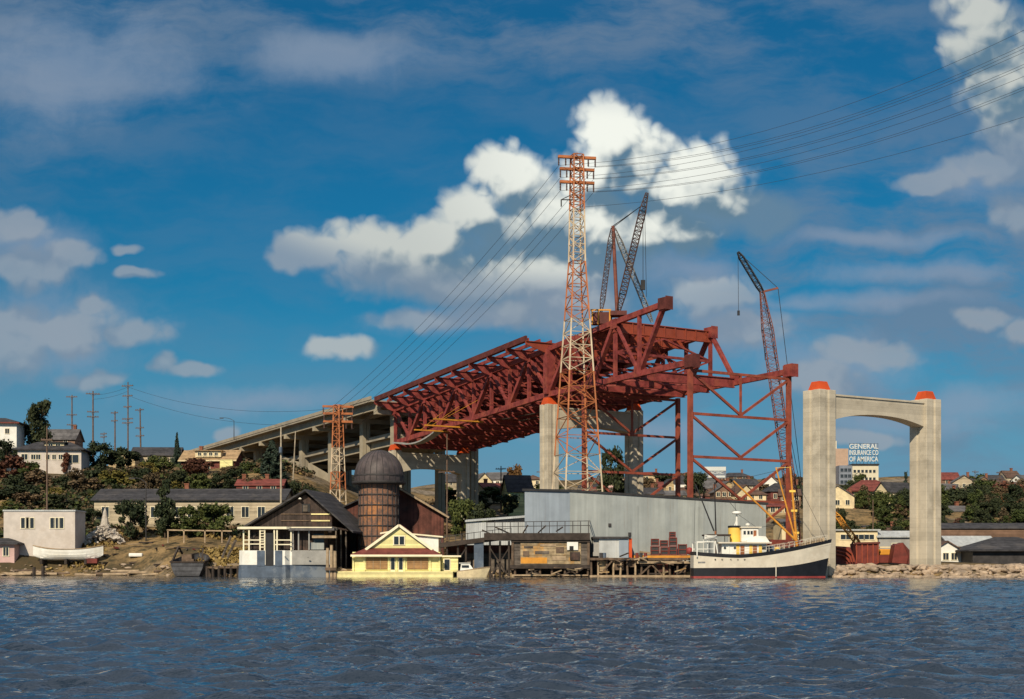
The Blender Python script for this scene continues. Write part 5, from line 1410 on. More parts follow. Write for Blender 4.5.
# the moored ship
SY = 231.5; S_ = SY/F
T = thing('ship', 'white and black workboat with yellow funnel and booms moored before the portal', 'ship', tuple(base_at(692, SY, 0)), R(2.0))
o = T.location
LH = 23.2
sheer = lambda q: 4.35-.75*min(1, q/.35)*(1-q)*1.0+2.1*max(0, (q-.25)/.75)**1.9-.05
lv = [lambda q: -.8, lambda q: .28, lambda q: 1.62+.15*q+1.5*max(0,(q-.5)/.5)**2, lambda q: sheer(q)-.6, lambda q: sheer(q)]
pt = hull_bands(T, LH, 6.2, lv, ['shipred','shipblack','shiphull','shipblack'], ['boot_top','lower_hull','topside','rubbing_rail'], sheer, 1.1, .62, deck='deckwood', deckz=-.85)
X = lambda px: (px-692)*S_; Z = lambda py: CZ+(HY-py)*S_
def sb(name, mat, px0, px1, py0, py1, y, d, parent=T, bevel=0):
    return MB().box(((X(px0)+X(px1))/2, y, (Z(py0)+Z(py1))/2), (abs(X(px1)-X(px0)), d, abs(Z(py1)-Z(py0)))).build(name, M[mat], parent, bevel=bevel)
dh = sb('deckhouse', 'whitep', 720, 765, 543.6, 557, 0, 3.6, bevel=.15)
for px in (723, 733): MB().lathe([(.02,-.02),(.2,0),(.2,.06),(.02,.06)], 10, (0,0,0)).build('porthole', M['glass'], dh).matrix_local = Matrix.Translation((X(px), -1.83, Z(548)))@Matrix.Rotation(PI/2, 4, 'X')
for px in (740.5, 753): sb('door', 'shipbrown', px-2, px+2, 545.5, 556, -1.82, .12, dh)
for px in (736, 749, 758.5): sb('yellow_panel', 'shipyellow', px-1.6, px+1.6, 545, 555, -1.81, .08, dh)
sb('window', 'glass', 760, 764, 546, 550, -1.81, .1, dh)
sb('boat_deck', 'shiphull', 716, 769, 542.2, 543.6, 0, 5.0)
ph = sb('pilothouse', 'whitep', 740, 757.5, 528, 542.3, 0, 2.9, bevel=.2)
sb('roof', 'shiphull', 739, 760, 526.8, 528.1, 0, 3.4, ph)
sb('door', 'shipbrown', 752, 755, 530.5, 541, -1.46, .1, ph)
for px in (743.2, 747, 750.2): sb('window', 'glass', px-1.1, px+1.1, 531, 534.5, -1.46, .1, ph)
for y in (-.9, 0, .9): MB().box((X(756)+.03, y, Z(533)), (.08,.7,.65)).build('window', M['glass'], ph)
mb = MB(); mb.extr([(X(745),-1.75,Z(542.2)),(X(768),-1.75,Z(542.2)),(X(764),-1.75,Z(536.5)),(X(754),-1.75,Z(536)),(X(745),-1.75,Z(540))], (0,3.5,0)); mb.build('bridge_wing', M['whitep'], T)
mb = MB(); mb.lathe([(1.02,Z(543)),(1.0,Z(527.5))], 20, (X(734.5),0,0)); fu = mb.build('funnel', M['shipyellow'], T, sm=True)
mb = MB(); mb.lathe([(1.06,Z(527.6)),(1.06,Z(525.8)),(.8,Z(525.6)),(.02,Z(525.8))], 20, (X(734.5),0,0)); mb.build('funnel_top', M['shipblack'], fu)
mb = MB(); mb.tube((X(737),0,Z(528)), (X(737),0,Z(514)), .22, .14, 8); mb.bar((X(734.5),0,Z(526)), (X(737),0,Z(519)), .12); mb.build('radar_mast', M['whitep'], T)
MB().lathe([(.02,Z(514.3)),(.75,Z(513.8)),(.8,Z(512.6)),(.6,Z(511.4)),(.02,Z(511))], 18, (X(737),0,0)).build('radome', M['whitep'], T, sm=True)
mb = MB(); mb.tube((X(748),0,Z(528.5)), (X(748),0,Z(525.5)), .08, .08, 6); mb.lathe([(.02,Z(525.8)),(.35,Z(525.2)),(.38,Z(523.8)),(.02,Z(523))], 12, (X(748),0,0)); mb.build('searchlight', M['whitep'], T)
sb('aft_canopy', 'dkwood', 704, 729, 534.4, 536, 0, 4.2)
for px in (705.5, 713, 727): 
    for y in (-1.9, 1.9): MB().tube((X(px), y, Z(536)), (X(px), y, Z(556)), .06, .06, 6).build('canopy_post', M['whitep'], T)
LB = MB(); n = 10
for k in range(n):
    q0, q1 = k/n, (k+1)/n
    for sgn in (-1, 1):
        def hp(q, v): 
            w = .75*(1-abs(2*q-1)**2.2); return (X(702.5)+(q)*12.5*S_, -2.0+sgn*w*math.sin(v*PI/2), Z(540.2)+.75*(1-math.cos(v*PI/2))+.15*abs(2*q-1)**2)
        for v in range(3): LB.add([hp(q0,v/3), hp(q1,v/3), hp(q1,(v+1)/3), hp(q0,(v+1)/3)], [(0,1,2,3)])
LB.box((X(708.7),-2.0,Z(540.2)+.72), (11.5*S_, .9, .06)); LB.build('lifeboat', M['whitep'], T)
mb = MB()
for px in (694.8, 711.8):
    for y in (-2.2, 2.2): mb.bar((X(px), y, Z(542)), (X(px), y, Z(557)), .16)
    mb.bar((X(px), -2.2, Z(542)), (X(px), 2.2, Z(542)), .16)
for y in (-2.2, 2.2): mb.bar((X(694.8), y, Z(542)), (X(711.8), y, Z(542)), .16); mb.bar((X(694.8), y, Z(549)), (X(711.8), y, Z(549)), .08)
mb.bar((X(713),-2.2,Z(541)), (X(716),-2.2,Z(557)), .14)
mb.build('stern_frame', M['whitep'], T)
mb = MB(); mb.tube((X(715.6),0,Z(557)), (X(715.6),0,Z(531)), .2, .16, 8); mb.build('aft_post', M['shipbrown'], T)
mb = MB(); mb.tube((X(714.5),.3,Z(531)), (X(696),.6,Z(484)), .13, .09, 7); mb.build('aft_boom', M['black'], T)
mb = MB(); mb.tube((X(716.4),.3,Z(534)), (X(715.2),.6,Z(482)), .13, .09, 7); mb.build('aft_mast', M['black'], T)
mb = MB(); mb.path([(X(715.2),.6,Z(483)), (X(738),0,Z(512))], .035); mb.path([(X(738),0,Z(514)), (X(758),0,Z(528)), (X(797),0,Z(520))], .03); mb.path([(X(696),.6,Z(484)), (X(694),0,Z(548))], .03); mb.build('rigging', M['wire'], T)
fm = [(798.4,550,791,466),]
MB().tube((X(798.6),0,Z(555)), (X(791.5),.4,Z(466)), .24, .15, 9).build('foremast', M['orangep'], T)
MB().tube((X(797.5),-.4,Z(546)), (X(777.3),.6,Z(467)), .17, .12, 8).build('cargo_boom', M['orangep'], T)
MB().tube((X(796.5),-.5,Z(541)), (X(733),-.6,Z(481)), .19, .13, 8).build('cargo_boom', M['orangep'], T)
mb = MB()
for q in (.25,.5,.72): 
    p = Vector((X(798.6),0,Z(555))).lerp(Vector((X(791.5),.4,Z(466))), q); mb.box(p, (1.0,.35,.35))
mb.path([(X(791.5),.4,Z(467)), (X(777.3),.6,Z(467.5))], .04); mb.build('mast_fitting', M['shipyellow'], T)
mb = MB(); mb.path([(X(791.5),.4,Z(467)), (X(733),-.6,Z(481))], .03); mb.path([(X(733.5),-.6,Z(481.5)), (X(735),-.6,Z(511))], .03); mb.path([(X(791.5),.4,Z(467)), (X(829),0,Z(543))], .03); mb.build('rigging', M['wire'], T)
mb = MB()
for q in np.linspace(.55, .97, 12):
    for sd in (-1, 1):
        x, y, z = pt(q, 4, sd); mb.tube((x, y*.95, z-.1), (x, y*.95, z+.85), .035, .035, 5)
for sd in (-1, 1):
    for hgt in (.42,.85): mb.path([(lambda p: (p[0], p[1]*.95, p[2]+hgt))(pt(q, 4, sd)) for q in np.linspace(.30, .97, 20)], .03, 4)
mb.build('railing', M['shiphull'], T)
mb = MB(); mb.box((X(770),.2,Z(550)), (1.3,1.6,1.4)); mb.box((X(783),.0,Z(552)), (2.4,1.4,1.0)); mb.build('winch', M['bluegrey'], T, bevel=.1)
mb = MB(); mb.lathe([(.3,-.5),(.45,-.45),(.45,.45),(.3,.5)], 12, (X(778),0,Z(550))); mb.box((X(790),0,Z(551)), (1.6,2,.7)); mb.build('hatch', M['shipyellow'], T)
mb = MB()
for i in range(9): 
    q = .80+i*.018; x, y, z = pt(q, 4, -1); mb.box((x, y*.7, z+.25), (.35,.5,.6))
mb.build('coiled_gear', M['timber_lt'], T)
for px in (714, 721, 730, 737, 744):
    q = (px-692)/141; x, y, z = pt(q, 3, -1); mb = MB(); mb.lathe([(.02,0),(.14,0),(.14,.06)], 8); ob = mb.build('porthole', M['black'], T); ob.matrix_local = Matrix.Translation((x, y*.985-.02, 3.0))@Matrix.Rotation(PI/2, 4, 'X')
x, y, z = pt(.60, 3, -1); MB().box((x, y-.02, 1.5), (.14,.1,2.6)).build('fender_strip', M['shiphull'], T)
mb = MB()
for i in range(6): mb.box((.75+i*.2, pt((.75+i*.2)/24, 3, -1)[1]*.985-.03, 2.55), (.13,.06,.22))
mb.build('name_mark', M['bluegrey'], T)
tag(MB().lathe([(.02,-.65),(.45,-.5),(.55,0),(.45,.5),(.02,.65)], 14, base_at(689.5, 242, 0)+Vector((0,0,CZ+(HY-550.5)*S_))).build('red_marker_drum', M['shipred'], sm=True), 'upright red drum on the dock end beside the ship stern', 'drum')

# small motor boat beside the yellow houseboat
T = thing('motor_boat', 'small white cabin cruiser moored right of the yellow houseboat', 'boat', tuple(base_at(457, 241, 0)), R(4)); o = T.location
S_ = 241/F; lv2 = [lambda q: -.3, lambda q: .95+.45*q+.2*q*q, lambda q: 1.1+.5*q+.25*q*q]
pt2 = hull_bands(T, 34*S_, 2.3, lv2, ['cream','timber_lt'], ['hull','rub_rail'], lambda q: 1.9, .9, .85, n=14, flare=.7, deck='whitep', deckz=-.1)
mb = MB(); mb.hexa([(.5,-.75,.9),(2.9,-.7,1.2),(2.9,.7,1.2),(.5,.75,.9),(.7,-.65,2.35),(2.1,-.6,2.35),(2.1,.6,2.35),(.7,.65,2.35)]); cb_ = mb.build('cabin', M['whitep'], T)
mb = MB(); mb.box((1.4,-.74,1.85), (1.2,.06,.4)); mb.build('window', M['glass'], cb_)
MB().box((1.3,0,2.42), (2.0,1.6,.1)).build('cabin_roof', M['whitep'], T)
MB().tube((2.9,0,1.4), (2.9,0,3.0), .05, .04, 6).build('mast', M['timber_lt'], T)

# derelict boat at the left
T = thing('derelict_boat', 'weathered dark derelict wooden boat hauled bow first onto the left shore', 'boat', tuple(base_at(187, 252.0, .5))); o = T.location
S_ = 252/F
mb = MB()
sec = [(0, 3.0, .1, 2.1), (2, 3.15, .0, 2.3), (5, 2.9, .1, 2.7), (8, 1.9, .4, 3.3), (10, .15, .9, 3.8)]   # y, half width, bottom, rail height
vs = []; 
for y, w, zb_, zr in sec:
    vs += [(-w, y, zr), (-w*.93, y, (zb_+zr)/2), (-w*.72, y, zb_-.5), (w*.72, y, zb_-.5), (w*.93, y, (zb_+zr)/2), (w, y, zr)]
fs = [(k*6+i, k*6+i+1, (k+1)*6+i+1, (k+1)*6+i) for k in range(4) for i in range(5)]+[(0,1,2,3,4,5)]
mb.add(vs, fs); hl = mb.build('hull', M['boat_grey'], T); sol = hl.modifiers.new('thick', 'SOLIDIFY'); sol.thickness = .15
mb = MB()
for k in range(4):
    for s in (0, 5): mb.bar(vs[k*6+s], vs[(k+1)*6+s], .3, .25)
mb.bar(vs[0], vs[5], .3, .25); mb.build('gunwale', M['timber_dk'], T)
mb = MB(); mb.bar((-2.7,.3,2.2), (-2.0,2.2,4.9), .3); mb.bar((-2.0,2.2,4.9),(-1.9,5,3.3),.25); mb.bar((2.6,.3,2.2),(2.5,1.8,4.6),.25); mb.bar((-2.0,2.2,4.8),(2.5,1.8,4.5),.2); mb.build('cabin_frame', M['timber_dk'], T)
mb = MB(); mb.box((-.5,3.0,2.6), (1.8,2.2,1.8)); mb.box((.3,1.5,2.2),(1.4,1.2,.9)); mb.build('deck_clutter', M['timber'], T)

# white lifeboat on the grass
T = thing('lifeboat', 'long cream double ended wooden boat lying on the grass by the white building', 'boat', (base_at(33, 270).x, 270, CZ+(HY-560)*270/F), R(1)); S_ = 270/F
LL = 70*S_; nb = 18
def lbp(q, v, s, inn=0):
    w = (1.75-inn)*(1-abs(2*q-1)**2.6); zr = 2.05+.75*abs(2*q-1)**2.4; zk = .05+.9*abs(2*q-1)**6+inn
    return (LL*q, s*max(.01,w)*math.sin(v*PI/2)**.7, zk+(zr-zk)*(1-math.cos(v*PI/2)))
mb = MB()
for s in (-1, 1):
    for k in range(nb):
        for v in range(6): mb.add([lbp(k/nb,v/6,s), lbp((k+1)/nb,v/6,s), lbp((k+1)/nb,(v+1)/6,s), lbp(k/nb,(v+1)/6,s)], [(0,1,2,3)])
hl = mb.build('hull', M['whitep'], T); sol = hl.modifiers.new('thick', 'SOLIDIFY'); sol.thickness = .08
mb = MB()
for s in (-1, 1): mb.path([lbp(k/nb,1,s) for k in range(nb+1)], .1, 5)
mb.build('gunwale', M['timber_lt'], T)
mb = MB()
for q in (.25,.5,.75): w = lbp(q,1,1)[1]*.9; mb.box((LL*q,0,1.75), (.35,2*w,.08))
mb.build('thwart', M['timber_lt'], T)
for q in (.15, .5, .78): tag(MB().box((T.location.x+LL*q, 270, T.location.z-.35), (.5,3,.9)).build('timber_chock', M['timber_dk']), 'dark timber chock under the cream boat on the grass', 'timber', 'chocks under the cream boat')
tag(MB().box((base_at(92,269).x, 269.2, CZ+(HY-561)*S_), (2.2,1.2,.9)).build('red_crate', M['machred'], bevel=.05), 'small dark red crate by the right end of the cream boat', 'crate')

# railed timber trestle with the weathered shed on it
T = thing('wharf_shed', 'weathered plank wharf shed with a railed roof deck on dark piles', 'shed', tuple(base_at(555, 246, 0))); o = T.location; Yw = 245
part(T, 'wall', 'greywood', 512, 588, 538, 567, Yw, 7)
part(T, 'old_panel', 'oldplank', 520.5, 581, 542.5, 564, Yw-.12, .12)
for k, (a, b_, y0, y1, m_) in enumerate(((521,547,557.5,563.4,'orangep'),(524,533,546,548.2,'greywood'),(540,556,544,546.4,'timber_lt'),(535,549,551,554,'greywood'),(552,566,556,560.5,'timber_lt'),(556,564,547,553,'timber'),(523,529,551,556,'timber'))):
    part(T, 'patch_board', m_, a, b_, y0, y1, Yw-.16-.012*k, .06)
part(T, 'sagging_beam', 'timber_dk', 511, 590, 539.6, 542, Yw-.45, .5)
part(T, 'white_sign', 'whitep', 567, 578, 541.6, 550, Yw-.45, .1); part(T, 'sign_opening', 'black', 569.5, 573.5, 546, 550, Yw-.5, .1)
part(T, 'dark_opening', 'dkwood', 570, 580, 552, 560, Yw-.42, .1)
for px in (512.5, 588.5): part(T, 'corner_post', 'timber', px-1.2, px+1.2, 534, 570, Yw-.3, .4)
part(T, 'base_beam', 'timber_dk', 510, 592, 565, 568.5, Yw-.5, 7.5)
part(T, 'deck_beam', 'timber_dk', 484, 590, 533, 540, Yw-.7, 8.5)
for i in range(14):
    px = 487+i*7.8; MB().bar(gp(px,533,Yw-.6), gp(px,521.5,Yw-.6), .12, .12).build('rail_post', M['iron'], T)
for y in (521.5, 526): MB().bar(gp(486,y+.8,Yw-.6), gp(590,y-.6,Yw-.6), .10, .12).build('rail', M['iron'], T)
for y in (521.5, 526): MB().bar(gp(590,y-.6,Yw-.6), gp(590,y,Yw+6), .10, .12).build('rail', M['iron'], T)
for px in (515, 527, 540, 552, 565, 577, 588):
    MB().tube(gp(px,584,Yw+.2), gp(px,568,Yw+.2), .22, .2, 7).build('pile', M['timber'], T)
mb = MB()
for a, b in ((515,540),(552,527),(552,577),(588,565)): mb.bar(gp(a,579,Yw), gp(b,569,Yw), .15, .2)
mb.build('cross_brace', M['timber_dk'], T)
part(T, 'boarding_and_shade', 'timber_dk', 512, 590, 568, 579, Yw+3, .3)  # dark sheet behind the piles, added as the shade under the shed
part(T, 'low_walkway', 'timber_lt', 512, 588, 574.5, 576, Yw-.6, 1.5)
T = thing('timber_trestle', 'dark timber trestle with sloping deck left of the railed wharf shed', 'trestle', tuple(base_at(478, 248, 0))); o = T.location; Yt = 247.5
mb = MB(); mb.bar(gp(440,545.5,Yt), gp(512,536.5,Yt), 5, .8, up=(0,0,1)); mb.build('deck', M['timber_dk'], T)
for i in range(12): MB().bar(gp(443+i*6.2,543-i*.75,Yt-2.4), gp(443+i*6.2,536-i*.75,Yt-2.4), .1,.1).build('rail_post', M['iron'], T)
MB().bar(gp(443,536.5,Yt-2.4), gp(511,528,Yt-2.4), .1, .1).build('rail', M['iron'], T)
part(T, 'pillar', 'bluegrey', 474, 483.5, 540, 580, Yt-2.2, 2.2)
part(T, 'boarding_and_shade', 'redwood', 446, 512, 545, 556, Yt+2, .3); part(T, 'low_boarding', 'greywood', 446, 512, 553, 572, Yt+1.2, .3)
for px in (447, 458, 466, 490, 500, 509): MB().tube(gp(px,584,Yt-1.8), gp(px,541,Yt-1.8), .2, .18, 7).build('pile', M['timber_dk'], T)
mb = MB(); mb.bar(gp(447,577,Yt-1.9), gp(466,548,Yt-1.9), .2); mb.bar(gp(490,577,Yt-1.9), gp(509,548,Yt-1.9), .2); mb.bar(gp(509,577,Yt-1.9), gp(490,548,Yt-1.9), .2); mb.build('cross_brace', M['timber_dk'], T)
MG2 = 'loose timbers on the trestle deck'
for a, b in (((482,530),(497,537)),((495,527),(515,536)),((523,533),(528,525)),((538,533),(546,525.5)),((556,531.5),(563,527))):
    tag(MB().bar(at(*a,Yt-1), at(*b,Yt-1), .35, .25).build('timber_beam', M['timber_dk']), 'dark loose timber leaning on the railed trestle deck', 'timber', MG2)

# docks to the right
T = thing('dock', 'broken timber dock on leaning piles between the wharf shed and the ship', 'dock', tuple(base_at(640, 245, 0))); o = T.location; Yd = 244
part(T, 'deck', 'timber', 590, 694, 557.8, 560.2, Yd, 6); part(T, 'low_walkway', 'timber_lt', 590, 690, 575.2, 577.2, Yd-1.6, 2.2)
part(T, 'fascia_beam', 'timber_lt', 637, 692, 561, 563.5, Yd-.3, .35)
rd = random.Random(4)
for i in range(15):
    px = 592+i*7.1; MB().tube(gp(px+rd.uniform(-1,1),585,Yd+.4), gp(px+rd.uniform(-1,1),558,Yd+.4+rd.uniform(0,.6)), .2, .17, 7).build('pile', M[rd.choice(['timber','timber_lt','timber'])], T)
part(T, 'boarding_and_shade', 'timber_dk', 592, 692, 561, 576, Yd+4.5, .3)  # dark sheet set behind the dock piles in place of shade
for a, b in ((600,612),(640,655),(662,648),(678,690)): MB().bar(gp(a,575,Yd+.2), gp(b,561,Yd+.2), .18, .25).build('brace', M['timber'], T)
for k, (a, b) in enumerate(((598,607),(612,624),(628,636),(640,652),(655,668))):
    part(T, 'boarded_bay', ['oldplank','timber','timber','greywood','redwood'][k], a, b, 561, [571,570,567,566,572][k], Yd+.9, .15)
T = thing('tin_shed', 'small pale tin shed with an orange corner post on the dock', 'shed', tuple(base_at(612, 247, 0))); o = T.location
part(T, 'wall', 'lightmetal', 599, 627, 538.5, 558, 246.5, 4); part(T, 'dark_end', 'bluemetal', 619, 628.5, 539, 558, 246.4, 4); part(T, 'roof', 'iron', 592.5, 631, 536.6, 538.4, 246, 5); part(T, 'corner_post', 'orange', 629, 632, 538.5, 558, 246.3, .5); part(T, 'side_wall', 'trampgrey', 593, 599, 538.6, 556, 246.9, 3)
T = thing('orange_barge', 'low orange work barge deck loaded with crates left of the ship stern', 'barge', tuple(base_at(662, 248, 0))); o = T.location
part(T, 'hull', 'orangep', 634, 692, 555.5, 559, 247, 5); part(T, 'deck', 'timber', 634, 692, 554.9, 555.5, 247, 5)
CG = 'dark crates stacked on the orange barge deck'
cl_ = []
for (px, py, w, h) in ((655,550.5,9,9),(655,542.2,8,7),(664.5,551,8,8),(664,543.5,8,6.6),(673,550.5,8,9),(673,541.6,8,8.4),(672.5,534.6,6,5.4),(682.5,549.5,9,11)):
    T = thing('machinery_crate', 'dark slatted machinery crate in the stack on the orange barge', 'crate', tuple(at(px, py+h/2, 248.5)), 0, CG)
    ww, hh = w*.176, h*.176
    MB().box((0,.6,hh/2), (ww*.9,1.2,hh*.94)).build('body', M['iron'], T)
    mb = MB()
    for q in (-.46,.46): mb.box((ww*q,-.05,hh/2), (.16,.12,hh)); 
    for q in (.06,.5,.94): mb.box((0,-.06,hh*q), (ww,.12,.15))
    mb.build('slat', M['machred'], T)
tag(MB().bar(at(640,552,247.5), at(650,553.5,248), .5, .4).build('timber_beam', M['timber_lt']), 'pale timber lying across the left end of the orange barge', 'timber')

JG = 'loose planks lying about the dock'
for k in range(16):
    px = rd.uniform(592, 688); py = rd.uniform(556, 574); l = rd.uniform(5, 14); t_ = rd.uniform(-4, 4)
    tag(MB().bar(at(px, py, 243.6-rd.random()), at(px+l, py+t_, 243.4), .3, .2).build('loose_plank', M[rd.choice(['timber','timber_lt','timber_dk','oldplank','debris'])]), 'loose weathered plank hanging off the broken dock', 'plank', JG)
for k in range(12):
    px = rd.uniform(505, 586); py = rd.uniform(566, 577); l = rd.uniform(4, 11)
    tag(MB().bar(at(px, py, 244-rd.random()), at(px+l, py+rd.uniform(-4,4), 244), .3, .2).build('loose_plank', M[rd.choice(['timber','timber_lt','timber_dk','oldplank'])]), 'loose plank caught among the piles under the wharf shed', 'plank', 'loose planks under the wharf shed')
BG2 = 'drums standing on the dock'
for px in (601, 604.5, 637, 641, 645.5):
    tag(MB().lathe([(.02,0),(.3,0),(.31,.3),(.3,.6),(.31,.62),(.3,.9),(.02,.92)], 14, at(px, 558, 245)).build('drum', M[rd.choice(['machred','bluegrey','iron'])]), 'dark oil drum standing on the broken dock', 'drum', BG2)
JD = 'dark junk heaped under the dock'
for k in range(26):
    px = rd.uniform(591, 690); py = rd.uniform(563, 576)
    tag(MB().box(at(px, py, 246.5+rd.random()), (rd.uniform(.5,1.6), .6, rd.uniform(.3,1.1)), rd.uniform(-.3,.3), 0, rd.uniform(-.4,.4)).build('junk_timber', M[rd.choice(['timber_dk','iron','machred','timber','redwood'])]), 'dark piece of junk heaped in the shade under the broken dock', 'junk', JD)
# piling cluster between the two houseboats
DG = 'mooring piles between the two houseboats'
for px, yt in ((327.5,548),(331.5,545),(335,551)):
    tag(MB().tube(base_at(px,241.5,-1), base_at(px,241.5,CZ+(HY-yt)*241.5/F), .3, .26, 9).build('mooring_pile', M['timber_lt']), 'pale worn mooring pile standing between the two houseboats', 'pile', DG)
tag(MB().box(base_at(331,241.2,1.4), (1.9,.9,.5)).build('pile_collar', M['timber']), 'timber collar binding the mooring piles between the two houseboats', 'timber')
for px, yt, l in ((34,567,'left'),(43,566,'right')):
    tag(MB().tube(base_at(px,262,-1), base_at(px,262,CZ+(HY-yt)*262/F), .33, .3, 9).build('shore_pile', M['timber_dk']), 'short dark pile standing in the water below the cream boat', 'pile', 'short piles at the left shore')
T = thing('pile_dock', 'low dark pile dock between the derelict boat and the floating house', 'dock', tuple(base_at(222, 249, 0))); o = T.location
part(T, 'deck', 'timber', 206, 242, 566.5, 568.3, 249, 5)
for px in (207, 213, 219, 225, 231, 238): MB().tube(gp(px,584,249.2), gp(px,566,249.2), .26, .24, 7).build('pile', M['timber_dk'], T)
mb = MB(); pbx(mb, o, 206, 240, 569, 577, 251, .3); mb.build('boarding_and_shade', M['timber_dk'], T)  # dark sheet under the low deck, stands in for the shade there
for px0, py0, px1, py1 in ((222,558,231,536),(226,560,236,540)): tag(MB().bar(at(px0,py0,258), at(px1,py1,259), .5, .3).build('leaning_plank', M['greywood']), 'grey plank leaning against the left end of the boathouse', 'plank', 'planks leaning on the boathouse')

# drift logs along the left shore
LG = 'drift logs along the left shore'
for i in range(24):
    px = rd.uniform(0, 172); x = base_at(px, 266).x; y = shore(x)+rd.uniform(-.9, 1.3); z = max(.0, gz(x, y))+.18
    a = rd.uniform(-.18, .18); l = rd.uniform(2, 7)
    tag(MB().tube((x-l/2*math.cos(a), y-l/2*math.sin(a), z), (x+l/2*math.cos(a), y+l/2*math.sin(a), z+rd.uniform(-.05,.25)), rd.uniform(.18,.34), rd.uniform(.15,.28), 8).build('drift_log', M[rd.choice(['timber_lt','timber_lt','timber'])]), 'pale drift log lying along the left waterline', 'log', LG)
KG = 'scrap timber lying about the left bank'
for i in range(34):
    px = rd.uniform(2, 236); x = base_at(px, 268).x; y = shore(x)+rd.uniform(2.5, 15); z = gz(x, y)
    a = rd.uniform(0, 3.1); l = rd.uniform(.8, 3.2)
    tag(MB().bar((x-l/2*math.cos(a), y-l/2*math.sin(a), z+.12), (x+l/2*math.cos(a), y+l/2*math.sin(a), z+.2), rd.uniform(.2,.6), rd.uniform(.12,.35)).build('scrap_timber', M[rd.choice(['timber','timber_dk','greywood','machred','timber_lt','timber_dk'])]), 'weathered scrap of timber lying in the grass of the left bank', 'timber', KG)
# heap of pale scrap by the white building
mb = MB(); 
for i in range(170):
    q = rd.random(); px = 84+rd.random()*40; hgt = (1-abs((px-104)/21)**1.5)*3.6*rd.random()**.6
    p = base_at(px, 281+rd.uniform(-2,2)); p.z = gz(p.x, p.y)+max(0, hgt)
    mb.box(p, (rd.uniform(.2,1.1), rd.uniform(.2,.9), rd.uniform(.08,.5)), rd.uniform(0,3), rd.uniform(-.7,.7), rd.uniform(-.7,.7))
kind(mb.build('debris', M['debris']), 'stuff')
T = thing('canvas_tent', 'pale upright canvas cone beside the scrap heap at the left', 'tent', tuple(base_at(105, 286, gz(base_at(105,286).x, 286))))
MB().lathe([(1.5,0),(1.0,2.2),(.35,5.4),(.05,6.2)], 9).build('canvas', M['debris'], T); MB().tube((0,0,6), (0,0,6.8), .06, .05, 6).build('tent_pole', M['timber'], T)
T = thing('timber_rack', 'low open timber rack on the grass behind the derelict boat', 'rack', tuple(base_at(205, 276, gz(base_at(205,276).x,276)))); o = T.location
for px in (168, 184, 205, 222): MB().bar(gp(px,543,276), gp(px,530,276), .25).build('post', M['timber_lt'], T)
MB().bar(gp(167,530,276), gp(232,531,276), .25).build('beam', M['timber_lt'], T)
tag(MB().box(base_at(136,272,CZ+(HY-555)*272/F), (2.6,1.3,.7), .1).build('white_skiff', M['whitep'], bevel=.2), 'small pale upturned skiff on the dry grass', 'skiff')
RG2 = 'boulders on the left bank'
def rockmesh(r, seed):
    rng = random.Random(seed); import bmesh
    bm = bmesh.new(); bmesh.ops.create_icosphere(bm, subdivisions=2, radius=1)
    k = [Vector((rng.gauss(0,1), rng.gauss(0,1), rng.gauss(0,1))).normalized() for _ in range(7)]
    for v in bm.verts:
        d = min(1.0, min((.62+.25*rng.random()*0+.1)/max(.2, v.co.normalized().dot(q)) if v.co.normalized().dot(q) > .6 else 9 for q in k))
        v.co *= d
    me = bpy.data.meshes.new('rock'); bm.to_mesh(me); bm.free(); return [tuple(v.co*r) for v in me.vertices], [tuple(p.vertices) for p in me.polygons]
ROCKS = [rockmesh(1, s) for s in range(8)]
# riprap bank round the portal and along the right shore
def rubble(name, n, x0, x1, ya, yb, r0, r1, mat, seed):
    rng = random.Random(seed); mb = MB()
    for i in range(n):
        x = rng.uniform(x0, x1); s_ = shore(x); y = s_+rng.uniform(ya, yb); z = max(-.25, gz(x, y))+rng.uniform(-.1, .35)
        vs, fs = rng.choice(ROCKS); r = r0+(r1-r0)*rng.random()**2.2
        Mx = Matrix.Translation((x, y, z))@Matrix.Rotation(rng.uniform(0,6.3),4,'Z')@Matrix.Rotation(rng.uniform(-.5,.5),4,'X')@Matrix.Diagonal((r*rng.uniform(.9,2.0), r, r*rng.uniform(.4,.8), 1))
        mb.add([Mx@Vector(v) for v in vs], fs)
    return kind(mb.build(name, M[mat]), 'stuff')
rubble('rubble', 2400, 50, 130, -2.2, 9, .18, 1.0, 'rock', 2)
rubble('rubble', 350, -110, 50, -1.0, 3.0, .15, .55, 'rock', 3)

# red machinery behind the portal
T = thing('steel_bin', 'big rust red open steel bin behind the rocks inside the portal', 'bin', tuple(base_at(868, 268, 1.4))); o = T.location
mb = MB(); mb.hexa([gp(857,564,268),gp(878,564,268),gp(878,564,268)+Vector((0,4,0)),gp(857,564,268)+Vector((0,4,0)),gp(855,543.5,268),gp(879,543,268),gp(879,543,268)+Vector((0,4,0)),gp(855,543.5,268)+Vector((0,4,0))]); mb.build('body', M['machred'], T)
mb = MB()
for px in (856.5, 862, 867.5, 873, 878): mb.bar(gp(px,563,267.9), gp(px,544,267.9), .2, .2)
mb.build('rib', M['steel_bright'], T); MB().bar(gp(854,543.3,267.8), gp(880,542.8,267.8), .3, .35).build('rim', M['steel_dark'], T)
T = thing('clamshell_bucket', 'rust red clamshell bucket tilted beside the right portal column', 'bucket', tuple(base_at(897, 266, 1.4))); o = T.location
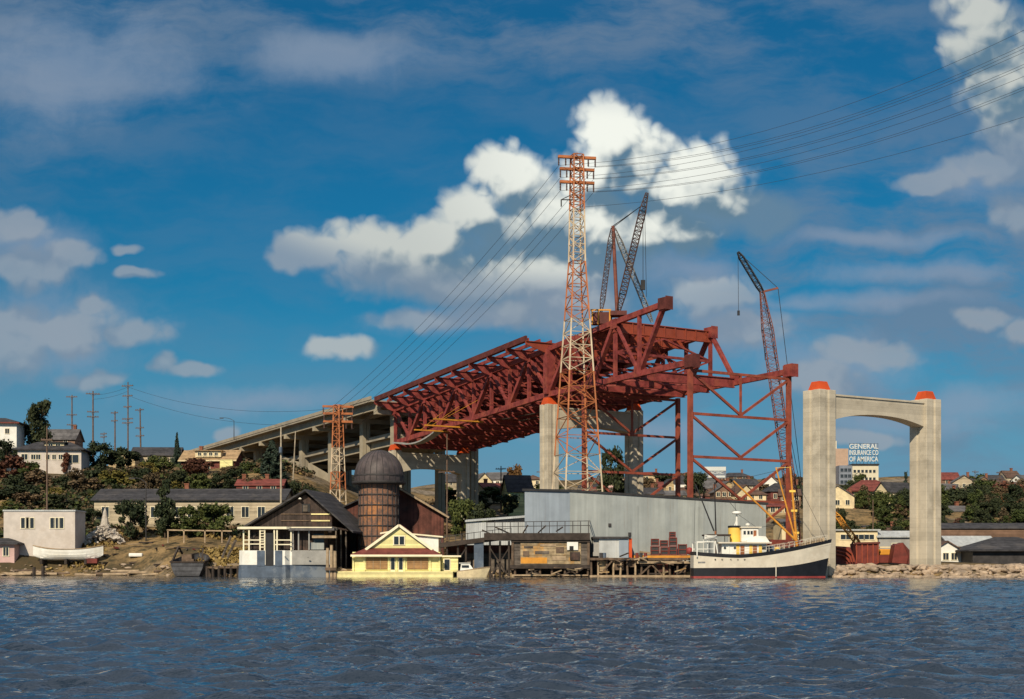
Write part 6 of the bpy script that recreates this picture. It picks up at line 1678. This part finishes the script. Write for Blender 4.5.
MB().extr([gp(892,563,266),gp(907,564,266),gp(909,556,266),gp(903,542.5,266),gp(895,545,266)], (0,3,0)).build('bucket_shell', M['machred'], T, bevel=.1)
MB().extr([gp(903,542.5,265.9),gp(909,556,265.9),gp(907.5,564,265.9),gp(911,563,265.9),gp(912,553,265.9)], (0,3.2,0)).build('cutting_lip', M['steel_dark'], T)
T = thing('hose_reel', 'rust red drum carriage with curved pale pipes at the left inside the portal', 'machine', tuple(base_at(847, 266, 1.4))); o = T.location
mb = MB(); mb.hexa([gp(836,564,266),gp(857,564,266),gp(857,564,266)+Vector((0,4,0)),gp(836,564,266)+Vector((0,4,0)),gp(836,546,266),gp(850,547,266),gp(850,547,266)+Vector((0,4,0)),gp(836,546,266)+Vector((0,4,0))]); mb.build('body', M['machred'], T)
for k in range(3):
    MB().path([gp(836,547+k*3.5,265.7), gp(846-k,549+k*3.5,265.6), gp(852-k*2,554+k*3,265.6), gp(854-k*2.5,562,265.6)], .16, 7).build('pipe', M['steel_bright'], T)
T = thing('loading_boom', 'thin orange loading boom slanting down inside the portal', 'boom', tuple(base_at(850, 272, 1.4))); o = T.location
boom(gp(859,545,272), gp(834,512,272), .5, .9, .4, 14, .14, .08).build('boom', M['orangep'], T); mb = MB(); mb.bar(gp(851,546,272), gp(856,536,272), .3); mb.bar(gp(862,546,272), gp(856,536,272), .3); mb.build('a_frame', M['machred'], T)
T = thing('yellow_loader', 'low yellow machine body between the red bin and the red bucket', 'machine', tuple(base_at(886, 270, 1.6))); o = T.location
part(T, 'body', 'yellowp', 880, 892, 549, 555, 270, 3, bevel=.15); part(T, 'chassis', 'machred', 879, 893, 555, 563, 270, 3, bevel=.1); part(T, 'canopy', 'cream', 880, 891, 546.5, 548, 270, 3)
T = thing('steel_girder_stack', 'stack of dark red girders lying on trestles behind the ship bow', 'girders', tuple(base_at(788, 262, 1.5))); o = T.location
for k, y in enumerate((541, 545.5, 550)): MB().bar(gp(768,y,262), gp(808,y+.6,263), .5, .55).build('girder', M['machred'], T)
for px in (771, 786, 801): part(T, 'trestle', 'timber', px-1, px+1, 552, 565, 262, 1.2)
